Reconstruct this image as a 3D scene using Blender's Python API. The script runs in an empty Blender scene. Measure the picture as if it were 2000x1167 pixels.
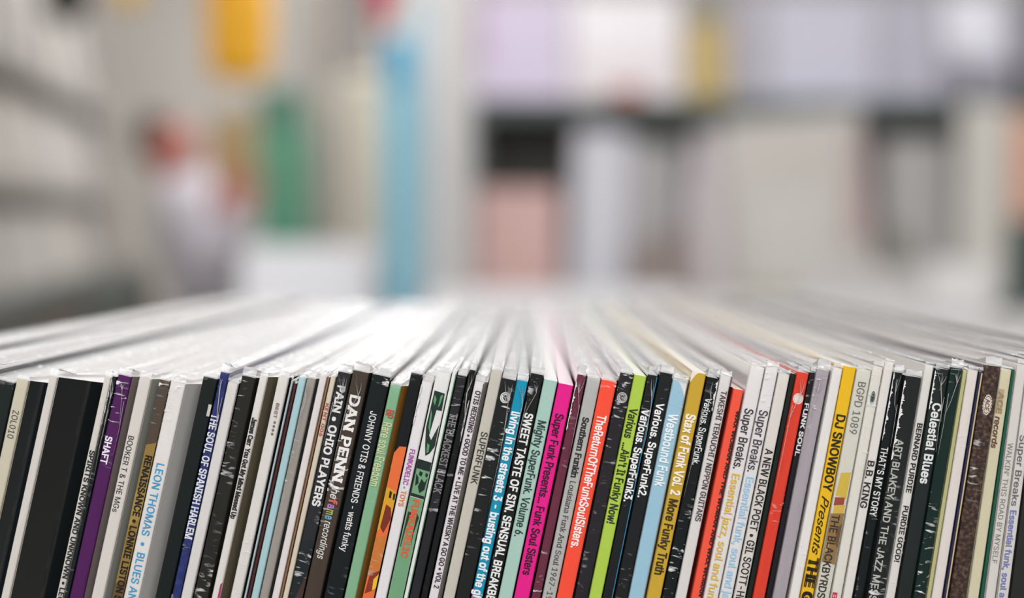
import bpy, bmesh, math, random
from mathutils import Vector, Matrix
from mathutils.geometry import delaunay_2d_cdt

random.seed(7)
SC = bpy.context.scene
COL = SC.collection
PI = math.pi

# ------------------------------------------------------------------ camera, world, lights, exposure
FOCAL_PX = 2778.0                 # 50 mm lens on a 36 mm sensor, picture 2000 px wide
DIST = 0.389                      # camera to the plane of the spines
PITCH = math.atan((583.5 - 411.0) / FOCAL_PX)
CAM_Z = 1.145
CAM = Vector((0.0, -DIST, CAM_Z))
cam_data = bpy.data.cameras.new('camera')
cam_data.lens = 50.0
cam_data.sensor_width = 36.0
cam_data.clip_start = 0.02
cam_data.dof.use_dof = True
cam_data.dof.focus_distance = DIST + 0.003
cam_data.dof.aperture_fstop = 3.4
cam_data.dof.aperture_blades = 0
cam = bpy.data.objects.new('camera', cam_data)
COL.objects.link(cam)
cam.location = CAM
cam.rotation_euler = (PI / 2 - PITCH, 0, 0)
SC.camera = cam

world = bpy.data.worlds.new('daylight')
SC.world = world
world.use_nodes = True
bg = world.node_tree.nodes['Background']
bg.inputs[0].default_value = (0.96, 0.98, 1.0, 1)
bg.inputs[1].default_value = 0.35


def area_lamp(name, loc, sx, sy, power, tilt=0.0, col=(0.99, 0.99, 1.0), roll=0.0):
    d = bpy.data.lights.new(name, 'AREA')
    d.shape = 'RECTANGLE'
    d.size, d.size_y = sx, sy
    d.energy = power
    d.color = col
    o = bpy.data.objects.new(name, d)
    COL.objects.link(o)
    o.location = loc
    o.rotation_euler = (tilt, roll, 0)
    return o


area_lamp('ceiling_and_fill_lamp', (0.0, -1.5, 2.5), 2.6, 0.8, 67, math.radians(56))  # unseen panel, tilted steeply and added to brighten the spines from the front
area_lamp('ceiling_and_fill_lamp', (0.0, 0.9, 2.66), 2.4, 0.6, 17)
area_lamp('ceiling_and_fill_lamp', (-0.8, 1.9, 2.66), 1.8, 0.6, 34, math.radians(28))
area_lamp('ceiling_and_fill_lamp', (1.2, 1.9, 2.66), 1.8, 0.6, 32, math.radians(28))
area_lamp('ceiling_and_fill_lamp', (0.0, 5.3, 2.66), 2.6, 0.6, 34)
area_lamp('ceiling_and_fill_lamp', (-0.1, 4.7, 2.6), 0.6, 2.4, 62, 0.0, roll=math.radians(40))  # added fill, no fitting of the shop; brightens the left rack

vs = SC.view_settings
vs.view_transform = 'Standard'
vs.look = 'None'
vs.gamma = 1.0
vs.use_curve_mapping = False
vs.exposure = 0.0


# ------------------------------------------------------------------ helpers
def lin(c):
    """'#rrggbb' -> linear rgba"""
    out = []
    for i in (1, 3, 5):
        v = int(c[i:i + 2], 16) / 255.0
        out.append(v / 12.92 if v <= 0.04045 else ((v + 0.055) / 1.055) ** 2.4)
    return (out[0], out[1], out[2], 1.0)


MATS = {}


def paint(c, rough=0.45, grain=0.06, scale=60.0, spec=0.35, coat=0.0, key=None):
    """a printed or painted surface with a faint grain of its own"""
    k = ('p', c, rough, grain, scale, spec, coat)
    if k in MATS:
        return MATS[k]
    m = bpy.data.materials.new('paint_' + c[1:])
    m.use_nodes = True
    nt = m.node_tree
    b = nt.nodes['Principled BSDF']
    b.inputs['Roughness'].default_value = rough
    b.inputs['Specular IOR Level'].default_value = spec
    b.inputs['Coat Weight'].default_value = coat
    b.inputs['Coat Roughness'].default_value = 0.06
    tc = nt.nodes.new('ShaderNodeTexCoord')
    nz = nt.nodes.new('ShaderNodeTexNoise')
    nz.inputs['Scale'].default_value = scale
    nz.inputs['Detail'].default_value = 3.0
    mix = nt.nodes.new('ShaderNodeMixRGB')
    base = lin(c)
    mix.inputs[1].default_value = tuple(max(0.0, v * (1 - grain)) for v in base[:3]) + (1,)
    mix.inputs[2].default_value = tuple(min(1.0, v * (1 + grain)) for v in base[:3]) + (1,)
    nt.links.new(tc.outputs['Object'], nz.inputs['Vector'])
    nt.links.new(nz.outputs['Fac'], mix.inputs[0])
    nt.links.new(mix.outputs[0], b.inputs['Base Color'])
    MATS[k] = m
    return m


def mottled(c1, c2, c3, scale, rough=0.35):
    """a printed pattern of blotches in three inks"""
    k = ('m', c1, c2, c3, scale)
    if k in MATS:
        return MATS[k]
    m = bpy.data.materials.new('mottled_print')
    m.use_nodes = True
    nt = m.node_tree
    b = nt.nodes['Principled BSDF']
    b.inputs['Roughness'].default_value = rough
    tc = nt.nodes.new('ShaderNodeTexCoord')
    nz = nt.nodes.new('ShaderNodeTexNoise')
    nz.inputs['Scale'].default_value = scale
    nz.inputs['Detail'].default_value = 4.0
    rp = nt.nodes.new('ShaderNodeValToRGB')
    rp.color_ramp.elements[0].position = 0.40
    rp.color_ramp.elements[0].color = lin(c1)
    rp.color_ramp.elements[1].position = 0.68
    rp.color_ramp.elements[1].color = lin(c3)
    e = rp.color_ramp.elements.new(0.53)
    e.color = lin(c2)
    nt.links.new(tc.outputs['Object'], nz.inputs['Vector'])
    nt.links.new(nz.outputs['Fac'], rp.inputs[0])
    nt.links.new(rp.outputs[0], b.inputs['Base Color'])
    MATS[k] = m
    return m


def film(scuff, cover=0.0, key='film'):
    """clear shrink film: mostly transparent, a glossy sheen, white creases where it is scuffed"""
    k = (key, scuff, cover)
    if k in MATS:
        return MATS[k]
    m = bpy.data.materials.new('clear_film')
    m.use_nodes = True
    nt = m.node_tree
    N, Lk = nt.nodes, nt.links
    N.clear()
    out = N.new('ShaderNodeOutputMaterial')
    tr = N.new('ShaderNodeBsdfTransparent')
    gl = N.new('ShaderNodeBsdfGlossy')
    gl.inputs['Roughness'].default_value = 0.12
    df = N.new('ShaderNodeBsdfDiffuse')
    df.inputs['Color'].default_value = (0.86, 0.86, 0.87, 1)
    tc = N.new('ShaderNodeTexCoord')
    oi = N.new('ShaderNodeObjectInfo')
    mp = N.new('ShaderNodeMapping')
    mp.inputs['Scale'].default_value = (300, 300, 110)
    mp.inputs['Rotation'].default_value = (0.0, 0.5, 0.0)
    ml = N.new('ShaderNodeMath')
    ml.operation = 'MULTIPLY'
    ml.inputs[1].default_value = 37.0
    add = N.new('ShaderNodeVectorMath')
    add.operation = 'ADD'
    Lk.new(oi.outputs['Random'], ml.inputs[0])
    Lk.new(tc.outputs['Object'], mp.inputs['Vector'])
    Lk.new(mp.outputs[0], add.inputs[0])
    Lk.new(ml.outputs[0], add.inputs[1])
    n1 = N.new('ShaderNodeTexNoise')
    n1.inputs['Scale'].default_value = 1.0
    n1.inputs['Detail'].default_value = 4.0
    n1.inputs['Distortion'].default_value = 1.2
    Lk.new(add.outputs[0], n1.inputs['Vector'])
    n2 = N.new('ShaderNodeTexNoise')
    n2.inputs['Scale'].default_value = 0.23
    n2.inputs['Detail'].default_value = 2.0
    Lk.new(add.outputs[0], n2.inputs['Vector'])
    bp = N.new('ShaderNodeBump')
    bp.inputs['Strength'].default_value = 0.35
    bp.inputs['Distance'].default_value = 0.0012
    Lk.new(n1.outputs['Fac'], bp.inputs['Height'])
    Lk.new(bp.outputs[0], gl.inputs['Normal'])
    # short white creases across the spine, only in patches of the coarse noise
    mp3 = N.new('ShaderNodeMapping')
    mp3.inputs['Scale'].default_value = (260, 260, 900)
    mp3.inputs['Rotation'].default_value = (0.0, -0.35, 0.0)
    add3 = N.new('ShaderNodeVectorMath')
    add3.operation = 'ADD'
    Lk.new(tc.outputs['Object'], mp3.inputs['Vector'])
    Lk.new(mp3.outputs[0], add3.inputs[0])
    Lk.new(ml.outputs[0], add3.inputs[1])
    n3 = N.new('ShaderNodeTexNoise')
    n3.inputs['Scale'].default_value = 1.0
    n3.inputs['Detail'].default_value = 2.0
    n3.inputs['Distortion'].default_value = 0.6
    Lk.new(add3.outputs[0], n3.inputs['Vector'])
    mr = N.new('ShaderNodeMapRange')
    mr.inputs['From Min'].default_value = 0.60
    mr.inputs['From Max'].default_value = 0.72
    Lk.new(n3.outputs['Fac'], mr.inputs['Value'])
    mr2 = N.new('ShaderNodeMapRange')
    mr2.inputs['From Min'].default_value = 0.62 - 0.16 * scuff
    mr2.inputs['From Max'].default_value = 0.74 - 0.16 * scuff
    Lk.new(n2.outputs['Fac'], mr2.inputs['Value'])
    mu = N.new('ShaderNodeMath'); mu.operation = 'MULTIPLY'
    Lk.new(mr.outputs[0], mu.inputs[0]); Lk.new(mr2.outputs[0], mu.inputs[1])
    mu2 = N.new('ShaderNodeMath'); mu2.operation = 'MULTIPLY_ADD'; mu2.use_clamp = True
    mu2.inputs[1].default_value = 0.45 + 0.4 * scuff
    mu2.inputs[2].default_value = cover
    Lk.new(mu.outputs[0], mu2.inputs[0])
    lw = N.new('ShaderNodeFresnel'); lw.inputs['IOR'].default_value = 1.22
    mixa = N.new('ShaderNodeMixShader')
    Lk.new(lw.outputs[0], mixa.inputs[0]); Lk.new(tr.outputs[0], mixa.inputs[1]); Lk.new(gl.outputs[0], mixa.inputs[2])
    mixb = N.new('ShaderNodeMixShader')
    Lk.new(mu2.outputs[0], mixb.inputs[0]); Lk.new(mixa.outputs[0], mixb.inputs[1]); Lk.new(df.outputs[0], mixb.inputs[2])
    Lk.new(mixb.outputs[0], out.inputs[0])
    MATS[k] = m
    return m


def link_mesh(name, verts, faces, mats, idx=None, parent=None, smooth=False):
    me = bpy.data.meshes.new(name)
    me.from_pydata([tuple(v) for v in verts], [], faces)
    for m in mats:
        me.materials.append(m)
    if idx:
        me.polygons.foreach_set('material_index', idx)
    if smooth:
        me.polygons.foreach_set('use_smooth', [True] * len(me.polygons))
    me.update()
    o = bpy.data.objects.new(name, me)
    COL.objects.link(o)
    if parent:
        o.parent = parent
    return o


class MB:
    """collects boxes, prisms and tubes into one mesh"""

    def __init__(self):
        self.v, self.f, self.i = [], [], []

    def box(self, x0, x1, y0, y1, z0, z1, mi=0, M=None):
        n = len(self.v)
        p = [Vector((x, y, z)) for z in (z0, z1) for x, y in ((x0, y0), (x1, y0), (x1, y1), (x0, y1))]
        self.v += [M @ q for q in p] if M else p
        for q in ((3, 2, 1, 0), (4, 5, 6, 7), (0, 1, 5, 4), (1, 2, 6, 5), (2, 3, 7, 6), (3, 0, 4, 7)):
            self.f.append(tuple(n + k for k in q))
            self.i.append(mi)
        return self

    def prism(self, poly, z0, z1, mi=0, M=None):
        """poly: list of (x, y), counter-clockwise seen from above"""
        n, k = len(self.v), len(poly)
        p = [Vector((x, y, z0)) for x, y in poly] + [Vector((x, y, z1)) for x, y in poly]
        self.v += [M @ q for q in p] if M else p
        self.f.append(tuple(n + j for j in reversed(range(k)))); self.i.append(mi)
        self.f.append(tuple(n + k + j for j in range(k))); self.i.append(mi)
        for j in range(k):
            h = (j + 1) % k
            self.f.append((n + j, n + h, n + k + h, n + k + j)); self.i.append(mi)
        return self

    def tube(self, pts, r, seg=10, mi=0):
        pts = [Vector(p) for p in pts]
        n0 = len(self.v)
        for a, p in enumerate(pts):
            d = (pts[min(a + 1, len(pts) - 1)] - pts[max(a - 1, 0)]).normalized()
            u = d.orthogonal().normalized()
            w = d.cross(u)
            rr = r[a] if isinstance(r, (list, tuple)) else r
            for s in range(seg):
                t = 2 * PI * s / seg
                self.v.append(p + (u * math.cos(t) + w * math.sin(t)) * rr)
        for a in range(len(pts) - 1):
            for s in range(seg):
                s2 = (s + 1) % seg
                self.f.append((n0 + a * seg + s, n0 + a * seg + s2, n0 + (a + 1) * seg + s2, n0 + (a + 1) * seg + s)); self.i.append(mi)
        self.f.append(tuple(n0 + s for s in reversed(range(seg)))); self.i.append(mi)
        e = n0 + (len(pts) - 1) * seg
        self.f.append(tuple(e + s for s in range(seg))); self.i.append(mi)
        return self

    def build(self, name, mats, parent=None, bevel=0.0, smooth=False):
        if not isinstance(mats, (list, tuple)):
            mats = [mats]
        o = link_mesh(name, self.v, self.f, mats, self.i, parent, smooth)
        if bevel:
            bm = bmesh.new(); bm.from_mesh(o.data)
            bmesh.ops.bevel(bm, geom=bm.edges[:], offset=bevel, segments=2, affect='EDGES', clamp_overlap=True)
            bm.to_mesh(o.data); bm.free()
        return o


def empty(name, loc, rot=(0, 0, 0)):
    o = bpy.data.objects.new(name, None)
    o.empty_display_size = 0.05
    COL.objects.link(o)
    o.location = loc
    o.rotation_euler = rot
    return o


def tag(o, label, cat, group=None, kind=None):
    if label:
        o['label'] = label
    if cat:
        o['category'] = cat
    if group:
        o['group'] = group
    if kind:
        o['kind'] = kind
    return o


def structure(o):
    o['kind'] = 'structure'
    return o


_F = Vector((0, math.cos(PITCH), -math.sin(PITCH)))
_U = Vector((0, math.sin(PITCH), math.cos(PITCH)))


def at(px, py, y=0.0):
    """the place at depth y that the photograph's point (px, py) shows"""
    d = _F + Vector((1, 0, 0)) * ((px - 1000.0) / FOCAL_PX) - _U * ((py - 583.5) / FOCAL_PX)
    return CAM + d * ((y + DIST) / d.y)


# ------------------------------------------------------------------ outlines of a plain grotesque alphabet: advance | contour | contour ...
GLYPHS = {
    'A': '240|8,0 101,254 138,254 231,0 198,0 144,151 132,186 116,239 123,239 106,185 95,151 43,0|55,71 55,99 185,99 185,71',
    'B': '228|30,0 30,254 121,254 145,252 164,245 180,235 190,221 197,205 199,187 198,172 193,160 187,150 178,143 157,133 157,131 170,129 182,123 192,114 201,102 207,86 209,68 207,50 200,33 189,20 172,9 151,2 123,0|62,29 122,29 148,31 165,40 175,53 178,68 176,81 171,92 163,102 153,109 140,114 124,115 62,115|62,143 119,143 132,144 144,148 154,155 162,163 166,174 168,186 165,202 156,214 141,223 120,226 62,226',
    'C': '255|134,-3 103,1 75,12 52,32 35,58 24,90 20,127 24,165 35,197 52,223 75,242 103,254 134,258 152,256 170,252 186,245 201,236 214,224 224,209 232,193 236,174 204,174 200,186 195,197 179,214 158,224 134,228 111,225 92,216 75,202 62,182 54,157 52,127 54,97 63,72 75,53 92,38 112,29 134,26 158,30 179,40 195,57 204,80 236,80 232,62 224,45 214,31 201,19 187,9 170,2 153,-2',
    'D': '251|109,0 48,0 48,29 107,29 136,31 159,40 177,55 189,75 197,99 200,128 197,156 190,180 177,200 160,214 138,223 110,226 47,226 47,254 113,254 147,251 176,239 200,221 217,196 227,164 231,128 227,91 217,59 199,34 175,15 145,4|62,254 62,0 30,0 30,254',
    'E': '209|30,0 30,254 186,254 186,226 62,226 62,143 178,143 178,114 62,114 62,29 188,29 188,0',
    'F': '205|30,0 30,254 185,254 185,226 62,226 62,139 173,139 173,111 62,111 62,0',
    'G': '260|134,-3 102,1 75,13 52,32 35,58 24,90 20,127 24,165 35,197 52,223 74,242 102,254 132,258 152,256 170,252 187,245 202,235 214,222 225,208 232,192 237,174 204,174 194,197 178,213 158,224 133,228 111,225 92,216 75,202 62,182 54,157 52,127 54,97 63,72 75,53 92,38 112,29 134,26 155,29 172,36 187,47 198,62 205,80 207,101 217,100 141,100 141,128 239,128 239,100 236,71 225,45 209,25 188,9 163,0',
    'H': '258|30,0 30,254 62,254 62,144 196,144 196,254 228,254 228,0 196,0 196,116 62,116 62,0',
    'I': '150|16,0 16,29 59,29 59,226 16,226 16,254 135,254 135,226 91,226 91,29 135,29 135,0',
    'J': '198|93,-3 62,2 38,16 22,40 17,73 17,86 49,86 49,73 52,52 61,37 75,28 93,25 110,28 124,37 133,52 136,73 136,254 168,254 168,73 163,40 147,16 123,2',
    'K': '233|52,73 52,108 70,131 87,152 106,172 182,254 224,254 116,138 114,138|30,0 30,254 62,254 62,167 62,112 62,97 62,0|186,0 94,130 114,155 224,0',
    'L': '196|30,0 30,254 62,254 62,29 181,29 181,0',
    'M': '314|30,0 30,254 76,254 139,94 144,79 150,61 156,42 161,24 154,24 159,41 165,61 171,79 176,94 238,254 284,254 284,0 252,0 252,145 252,163 253,184 253,207 253,229 256,229 249,205 241,181 234,161 228,145 171,0 143,0 85,145 80,160 72,181 65,204 56,229 59,229 60,208 60,186 61,164 61,145 61,0',
    'N': '262|30,0 30,254 68,254 172,91 181,75 194,53 207,27 202,27 200,54 200,79 199,97 199,254 232,254 232,0 193,0 101,145 89,165 74,191 54,226 60,227 61,192 62,164 62,145 62,0',
    'O': '267|133,-3 103,1 75,12 52,32 35,58 24,90 20,127 24,165 35,197 52,223 75,242 103,254 133,258 164,254 192,242 215,223 232,197 243,165 247,127 243,90 232,58 215,32 192,12 164,1|133,26 155,29 175,38 191,52 204,72 212,97 215,127 212,157 204,182 191,202 175,216 155,225 133,228 112,225 92,216 75,202 63,182 54,157 52,127 54,97 63,72 75,52 92,38 112,29',
    'P': '222|30,0 30,254 118,254 144,252 166,244 183,231 195,215 202,195 204,174 202,152 195,133 183,116 166,104 144,96 118,93 55,93 55,121 116,121 134,123 149,128 159,136 167,147 171,160 172,174 171,188 167,201 159,211 148,219 134,224 116,226 62,226 62,0',
    'Q': '267|123,80 156,80 185,42 192,32 234,-24 200,-24 173,13 166,23|133,-3 103,1 75,12 52,32 35,58 24,90 20,127 24,165 35,197 52,223 75,242 103,254 133,258 164,254 192,242 215,223 232,197 243,165 247,127 243,90 232,58 215,32 192,12 164,1|133,26 155,29 175,38 191,52 204,72 212,97 215,127 212,157 204,182 191,202 175,216 155,225 133,228 112,225 92,216 75,202 63,182 54,157 52,127 54,97 63,72 75,52 92,38 112,29',
    'R': '224|30,0 30,254 118,254 145,252 167,244 183,232 195,217 202,198 205,176 202,154 195,136 183,120 166,109 145,101 118,99 48,99 48,128 117,128 135,129 149,133 160,141 167,150 171,162 173,176 171,190 167,202 159,212 149,220 134,224 116,226 62,226 62,0|177,0 115,115 151,115 214,0',
    'S': '223|112,-4 86,-2 64,5 46,15 32,30 23,48 19,68 52,68 55,55 62,44 71,35 83,29 97,26 112,25 128,26 143,30 155,37 165,46 171,57 173,70 171,81 166,89 158,96 148,102 122,111 92,120 64,130 43,145 30,163 26,186 29,206 37,224 51,238 69,249 90,256 114,258 137,256 158,249 175,238 189,224 197,208 200,189 169,189 163,206 151,219 134,227 112,229 97,228 84,224 73,218 64,209 59,199 58,188 60,176 65,167 74,160 85,154 106,147 132,140 156,132 179,119 189,110 197,99 202,85 204,69 201,50 193,32 180,17 162,5 139,-2',
    'T': '224|16,226 16,254 208,254 208,226 128,226 128,0 96,0 96,226',
    'U': '259|129,-4 101,-1 77,8 57,22 42,40 33,62 30,87 30,254 62,254 62,89 64,72 70,57 80,44 94,34 110,28 129,26 149,28 165,34 179,44 188,57 194,72 196,89 196,254 229,254 229,87 226,62 216,40 201,22 182,8 157,-1',
    'V': '240|102,0 8,254 42,254 96,103 108,69 124,15 117,15 133,69 145,103 197,254 231,254 139,0',
    'W': '343|78,0 8,254 41,254 82,98 88,73 93,47 98,20 95,20 100,47 106,73 112,98 153,254 190,254 231,98 237,73 243,47 249,20 244,20 249,47 255,73 261,98 302,254 335,254 265,0 228,0 184,161 176,196 168,237 175,237 167,197 159,161 115,0',
    'X': '237|9,0 109,142 109,118 15,254 52,254 89,200 102,181 112,164 122,146 116,146 126,164 136,181 149,200 187,254 223,254 129,119 129,143 228,0 191,0 146,65 134,83 125,98 115,116 122,116 113,98 103,83 91,65 46,0',
    'Y': '236|102,0 102,104 8,254 46,254 96,172 111,146 125,115 112,115 126,146 140,172 191,254 228,254 134,104 134,0',
    'Z': '219|21,0 21,23 137,193 153,215 170,238 174,227 143,226 111,226 20,226 20,254 198,254 198,231 84,64 67,40 49,17 45,27 76,28 107,29 200,29 200,0',
    'a': '195|80,-4 63,-3 47,2 34,11 24,22 17,37 15,54 17,69 22,80 29,90 39,97 63,105 89,110 117,113 133,117 136,121 138,127 138,128 137,139 133,148 128,156 120,161 110,164 98,165 85,164 75,161 59,150 50,137 20,146 29,161 39,173 52,182 66,188 82,191 97,192 119,190 143,180 153,172 161,160 167,145 168,126 168,0 138,0 138,26 136,26 126,12 108,1 95,-3|85,23 101,24 114,29 124,37 132,47 136,57 138,69 138,95 130,91 116,88 100,86 88,84 67,79 58,75 52,70 47,62 46,52 47,43 51,36 57,30 65,26',
    'b': '212|115,-4 99,-3 86,2 69,16 59,29 56,29 56,0 26,0 26,254 57,254 57,160 59,160 69,173 86,186 98,191 115,192 137,189 156,180 173,166 185,146 193,122 195,94 193,66 185,42 173,23 157,8 137,-1|110,23 126,26 140,33 150,44 158,58 163,75 164,95 163,114 158,131 150,145 140,156 126,163 110,165 94,163 81,156 70,145 62,131 58,114 56,95 58,75 63,58 70,43 81,32 94,26',
    'c': '198|104,-4 79,-1 58,8 41,23 28,43 20,66 17,94 20,122 28,146 41,165 58,180 79,189 104,192 130,189 153,178 170,161 181,138 151,131 145,145 135,155 121,162 104,165 86,162 73,155 62,144 54,129 50,112 48,94 50,75 54,59 62,44 73,33 86,26 104,23 121,26 135,33 146,44 152,59 181,51 177,39 171,28 153,11 130,0',
    'd': '212|98,-4 75,-1 56,8 40,23 27,42 20,66 17,94 20,122 27,146 40,166 56,180 75,189 98,192 114,191 126,186 144,173 153,160 155,160 155,254 186,254 186,0 156,0 156,29 153,29 143,16 126,2 114,-3|102,23 118,26 132,32 142,43 150,58 154,75 156,95 154,114 150,131 142,145 132,156 118,163 102,165 86,163 72,156 62,145 54,131 50,114 48,95 50,75 54,58 62,44 73,33 86,26',
    'e': '202|106,-4 80,-1 58,8 41,23 28,42 20,66 17,93 20,121 28,145 40,165 58,180 78,189 103,192 118,191 133,187 147,180 160,170 170,157 179,141 184,121 186,97 186,85 37,85 37,110 169,110 155,101 153,119 149,134 141,147 131,157 118,163 103,165 87,163 73,157 62,147 54,135 50,121 48,105 48,89 50,69 55,53 64,40 76,31 90,25 106,23 127,26 143,36 153,53 182,45 177,32 168,20 156,10 141,2 125,-3',
    'f': '127|114,190 114,164 3,164 3,190|40,0 40,216 42,231 48,243 57,252 68,259 80,264 94,265 111,263 121,260 114,234 107,236 97,237 85,235 77,230 72,221 71,209 71,0',
    'g': '213|103,-75 84,-74 67,-70 53,-63 41,-55 32,-45 25,-35 51,-20 61,-33 77,-44 89,-48 103,-49 124,-46 141,-38 152,-23 156,-3 156,34 153,34 143,21 126,8 114,4 97,2 76,5 56,13 40,27 28,45 20,68 17,96 20,123 27,147 40,166 56,180 76,189 98,192 114,191 127,186 144,173 154,159 157,159 157,190 186,190 186,-4 183,-27 175,-45 162,-59 145,-68 125,-73|102,30 118,32 132,38 142,47 150,61 155,77 156,96 155,115 150,132 142,146 132,156 119,163 102,165 86,163 73,156 62,145 54,131 50,115 48,96 50,78 54,61 62,48 73,38 86,32',
    'h': '205|57,113 57,0 26,0 26,254 57,254 57,144 51,144 62,166 76,181 94,189 114,192 132,190 148,184 161,174 170,160 177,142 179,120 179,0 148,0 148,118 145,137 136,152 123,161 105,165 92,163 80,159 71,151 63,141 58,129',
    'i': '83|26,0 26,190 57,190 57,0|42,221 34,223 27,227 22,234 21,242 22,249 27,256 34,260 42,262 50,260 57,256 62,249 63,242 62,234 57,227 50,223',
    'j': '83|26,190 57,190 57,-15 55,-31 51,-45 43,-56 32,-65 19,-70 2,-71 -5,-71 -5,-43 1,-43 12,-42 20,-36 25,-27 26,-15|42,221 34,223 27,227 22,234 20,242 22,249 27,256 34,260 42,262 50,260 57,256 61,249 63,242 61,234 57,227 50,223',
    'k': '190|55,68 55,106 60,106 142,190 180,190 92,100 89,100|26,0 26,254 57,254 57,0|147,0 74,93 96,114 186,0',
    'l': '95|70,-1 50,2 37,10 29,24 26,42 26,254 57,254 57,49 58,38 60,31 65,27 73,26 80,26 85,27 90,1 81,0',
    'm': '305|26,0 26,190 56,190 56,148 54,148 59,162 66,173 75,182 86,188 98,192 110,193 129,190 144,180 154,166 160,147 156,147 161,160 169,172 178,181 190,187 204,192 218,193 234,191 249,186 261,177 270,164 276,148 278,128 278,0 248,0 248,127 245,145 236,156 224,163 209,165 197,164 187,160 179,153 173,145 169,135 168,124 168,0 137,0 137,130 134,144 126,156 115,163 100,165 89,164 79,160 70,154 63,145 58,133 57,119 57,0',
    'n': '205|57,113 57,0 26,0 26,190 56,190 56,144 51,144 62,166 76,181 94,189 114,192 132,190 147,184 160,174 170,160 176,142 179,120 179,0 148,0 148,118 145,137 136,152 123,161 105,165 92,163 80,159 71,151 63,141 58,129',
    'o': '208|104,-4 79,-1 58,8 41,23 28,43 20,66 17,94 20,122 28,146 41,165 58,180 79,189 104,192 128,189 149,180 167,165 180,146 188,122 191,94 188,66 180,43 167,23 149,8 128,-1|104,23 121,26 135,33 146,44 154,59 158,75 160,94 158,112 154,129 146,144 135,155 121,162 104,165 86,162 73,155 62,144 54,129 50,112 48,94 50,75 54,59 62,44 73,33 86,26',
    'p': '212|26,-71 26,190 56,190 56,160 59,160 69,173 86,186 98,191 115,192 137,189 156,180 173,166 185,146 193,122 195,94 193,66 185,42 173,23 157,8 137,-1 115,-4 99,-3 86,2 69,16 59,29 57,29 57,-71|110,23 126,26 140,33 150,44 158,58 163,75 164,95 163,114 158,131 150,145 140,156 126,163 110,165 94,163 81,156 70,145 62,131 58,114 56,95 58,75 63,58 70,43 81,32 94,26',
    'q': '212|186,-71 155,-71 155,29 153,29 143,16 126,2 114,-3 98,-4 75,-1 56,8 40,23 27,42 20,66 17,94 20,122 27,146 40,166 56,180 75,189 98,192 114,191 126,186 144,173 153,160 156,160 156,190 186,190|102,23 118,26 132,32 142,43 150,58 154,75 156,95 154,114 150,131 142,145 132,156 118,163 102,165 86,163 72,156 62,145 54,131 50,114 48,95 50,75 54,58 62,44 73,33 86,26',
    'r': '130|26,0 26,190 56,190 56,160 58,160 65,173 76,184 90,190 107,192 115,192 122,192 122,161 115,162 103,163 91,161 80,157 70,151 63,142 58,131 57,118 57,0',
    's': '182|91,-4 72,-3 56,2 42,9 31,19 23,32 18,47 47,53 53,40 62,30 75,25 91,23 108,25 122,31 131,40 134,51 132,60 127,68 118,74 106,78 75,85 52,93 36,104 27,119 23,137 26,152 33,166 43,177 58,185 74,190 94,192 112,191 127,186 140,179 149,170 157,158 162,145 134,139 129,149 121,158 110,164 94,166 78,164 65,158 57,150 54,139 56,129 62,122 72,116 86,111 115,105 137,97 153,86 162,71 166,53 163,37 156,24 145,12 130,3 112,-2',
    't': '114|102,190 102,164 3,164 3,190|32,236 63,236 63,49 64,38 68,31 75,26 85,25 93,26 101,27 107,1 96,-1 84,-2 62,1 46,11 36,26 32,46',
    'u': '205|91,-3 73,-1 57,5 44,15 35,29 28,47 26,69 26,190 57,190 57,72 60,52 68,37 82,28 100,25 113,27 125,31 134,38 142,48 146,61 148,76 148,190 179,190 179,0 149,0 149,46 154,46 143,23 129,8 111,0',
    'v': '195|81,0 9,190 42,190 83,78 93,43 103,10 92,10 101,43 112,78 152,190 186,190 113,0',
    'w': '284|69,0 11,190 44,190 67,107 77,68 88,21 82,21 93,67 103,107 126,190 158,190 181,107 191,68 201,21 196,21 206,68 217,107 240,190 272,190 215,0 184,0 159,86 152,112 145,140 138,169 145,169 138,140 131,112 124,86 99,0',
    'x': '189|10,0 86,109 86,86 14,190 50,190 74,153 90,127 104,103 88,103 101,127 117,153 141,190 176,190 104,84 104,107 179,0 143,0 115,43 100,68 86,91 102,91 89,68 74,43 46,0',
    'y': '195|24,-69 31,-43 36,-44 52,-44 59,-42 65,-37 71,-29 75,-18 81,-1 9,190 42,190 83,78 93,43 103,10 92,10 101,43 112,78 153,190 186,190 102,-29 88,-54 80,-62 70,-68 58,-71 46,-73 32,-72',
    'z': '190|21,0 21,23 127,160 127,161 24,161 24,190 166,190 166,165 63,30 63,28 169,28 169,0',
    '0': '227|113,-3 87,0 65,12 47,31 34,57 27,89 24,127 27,165 35,197 48,223 65,242 87,254 113,258 139,254 161,242 179,223 192,197 200,165 203,127 200,89 192,57 179,31 162,12 140,0|113,25 131,28 145,37 157,52 165,72 170,97 172,127 170,157 165,182 157,203 145,218 131,227 113,230 96,227 82,218 70,203 62,182 56,157 55,127 56,97 62,72 70,52 82,37 96,28',
    '1': '227|38,0 38,27 195,27 195,0|138,254 138,0 106,0 106,224 105,224 43,179 43,213 99,254',
    '2': '227|32,0 32,24 117,114 141,141 155,163 159,174 160,186 159,198 154,209 146,218 137,224 125,228 112,230 98,228 86,224 77,216 69,207 65,195 64,181 33,181 35,202 43,221 55,237 72,248 91,255 112,258 134,255 153,248 169,237 181,223 188,205 191,186 189,172 185,159 179,145 168,129 133,90 76,30 76,28 195,28 195,0',
    '3': '227|109,-3 87,-1 66,5 49,15 35,29 26,46 22,66 55,66 57,54 63,44 72,35 83,30 95,26 109,25 124,26 138,30 149,37 157,46 163,58 165,72 163,86 158,98 150,109 137,117 121,122 101,124 78,124 78,150 144,224 144,226 35,226 35,254 186,254 186,230 106,139 106,144 132,144 154,138 172,127 185,111 194,93 196,72 194,51 185,33 172,18 154,6 133,-1',
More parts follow.
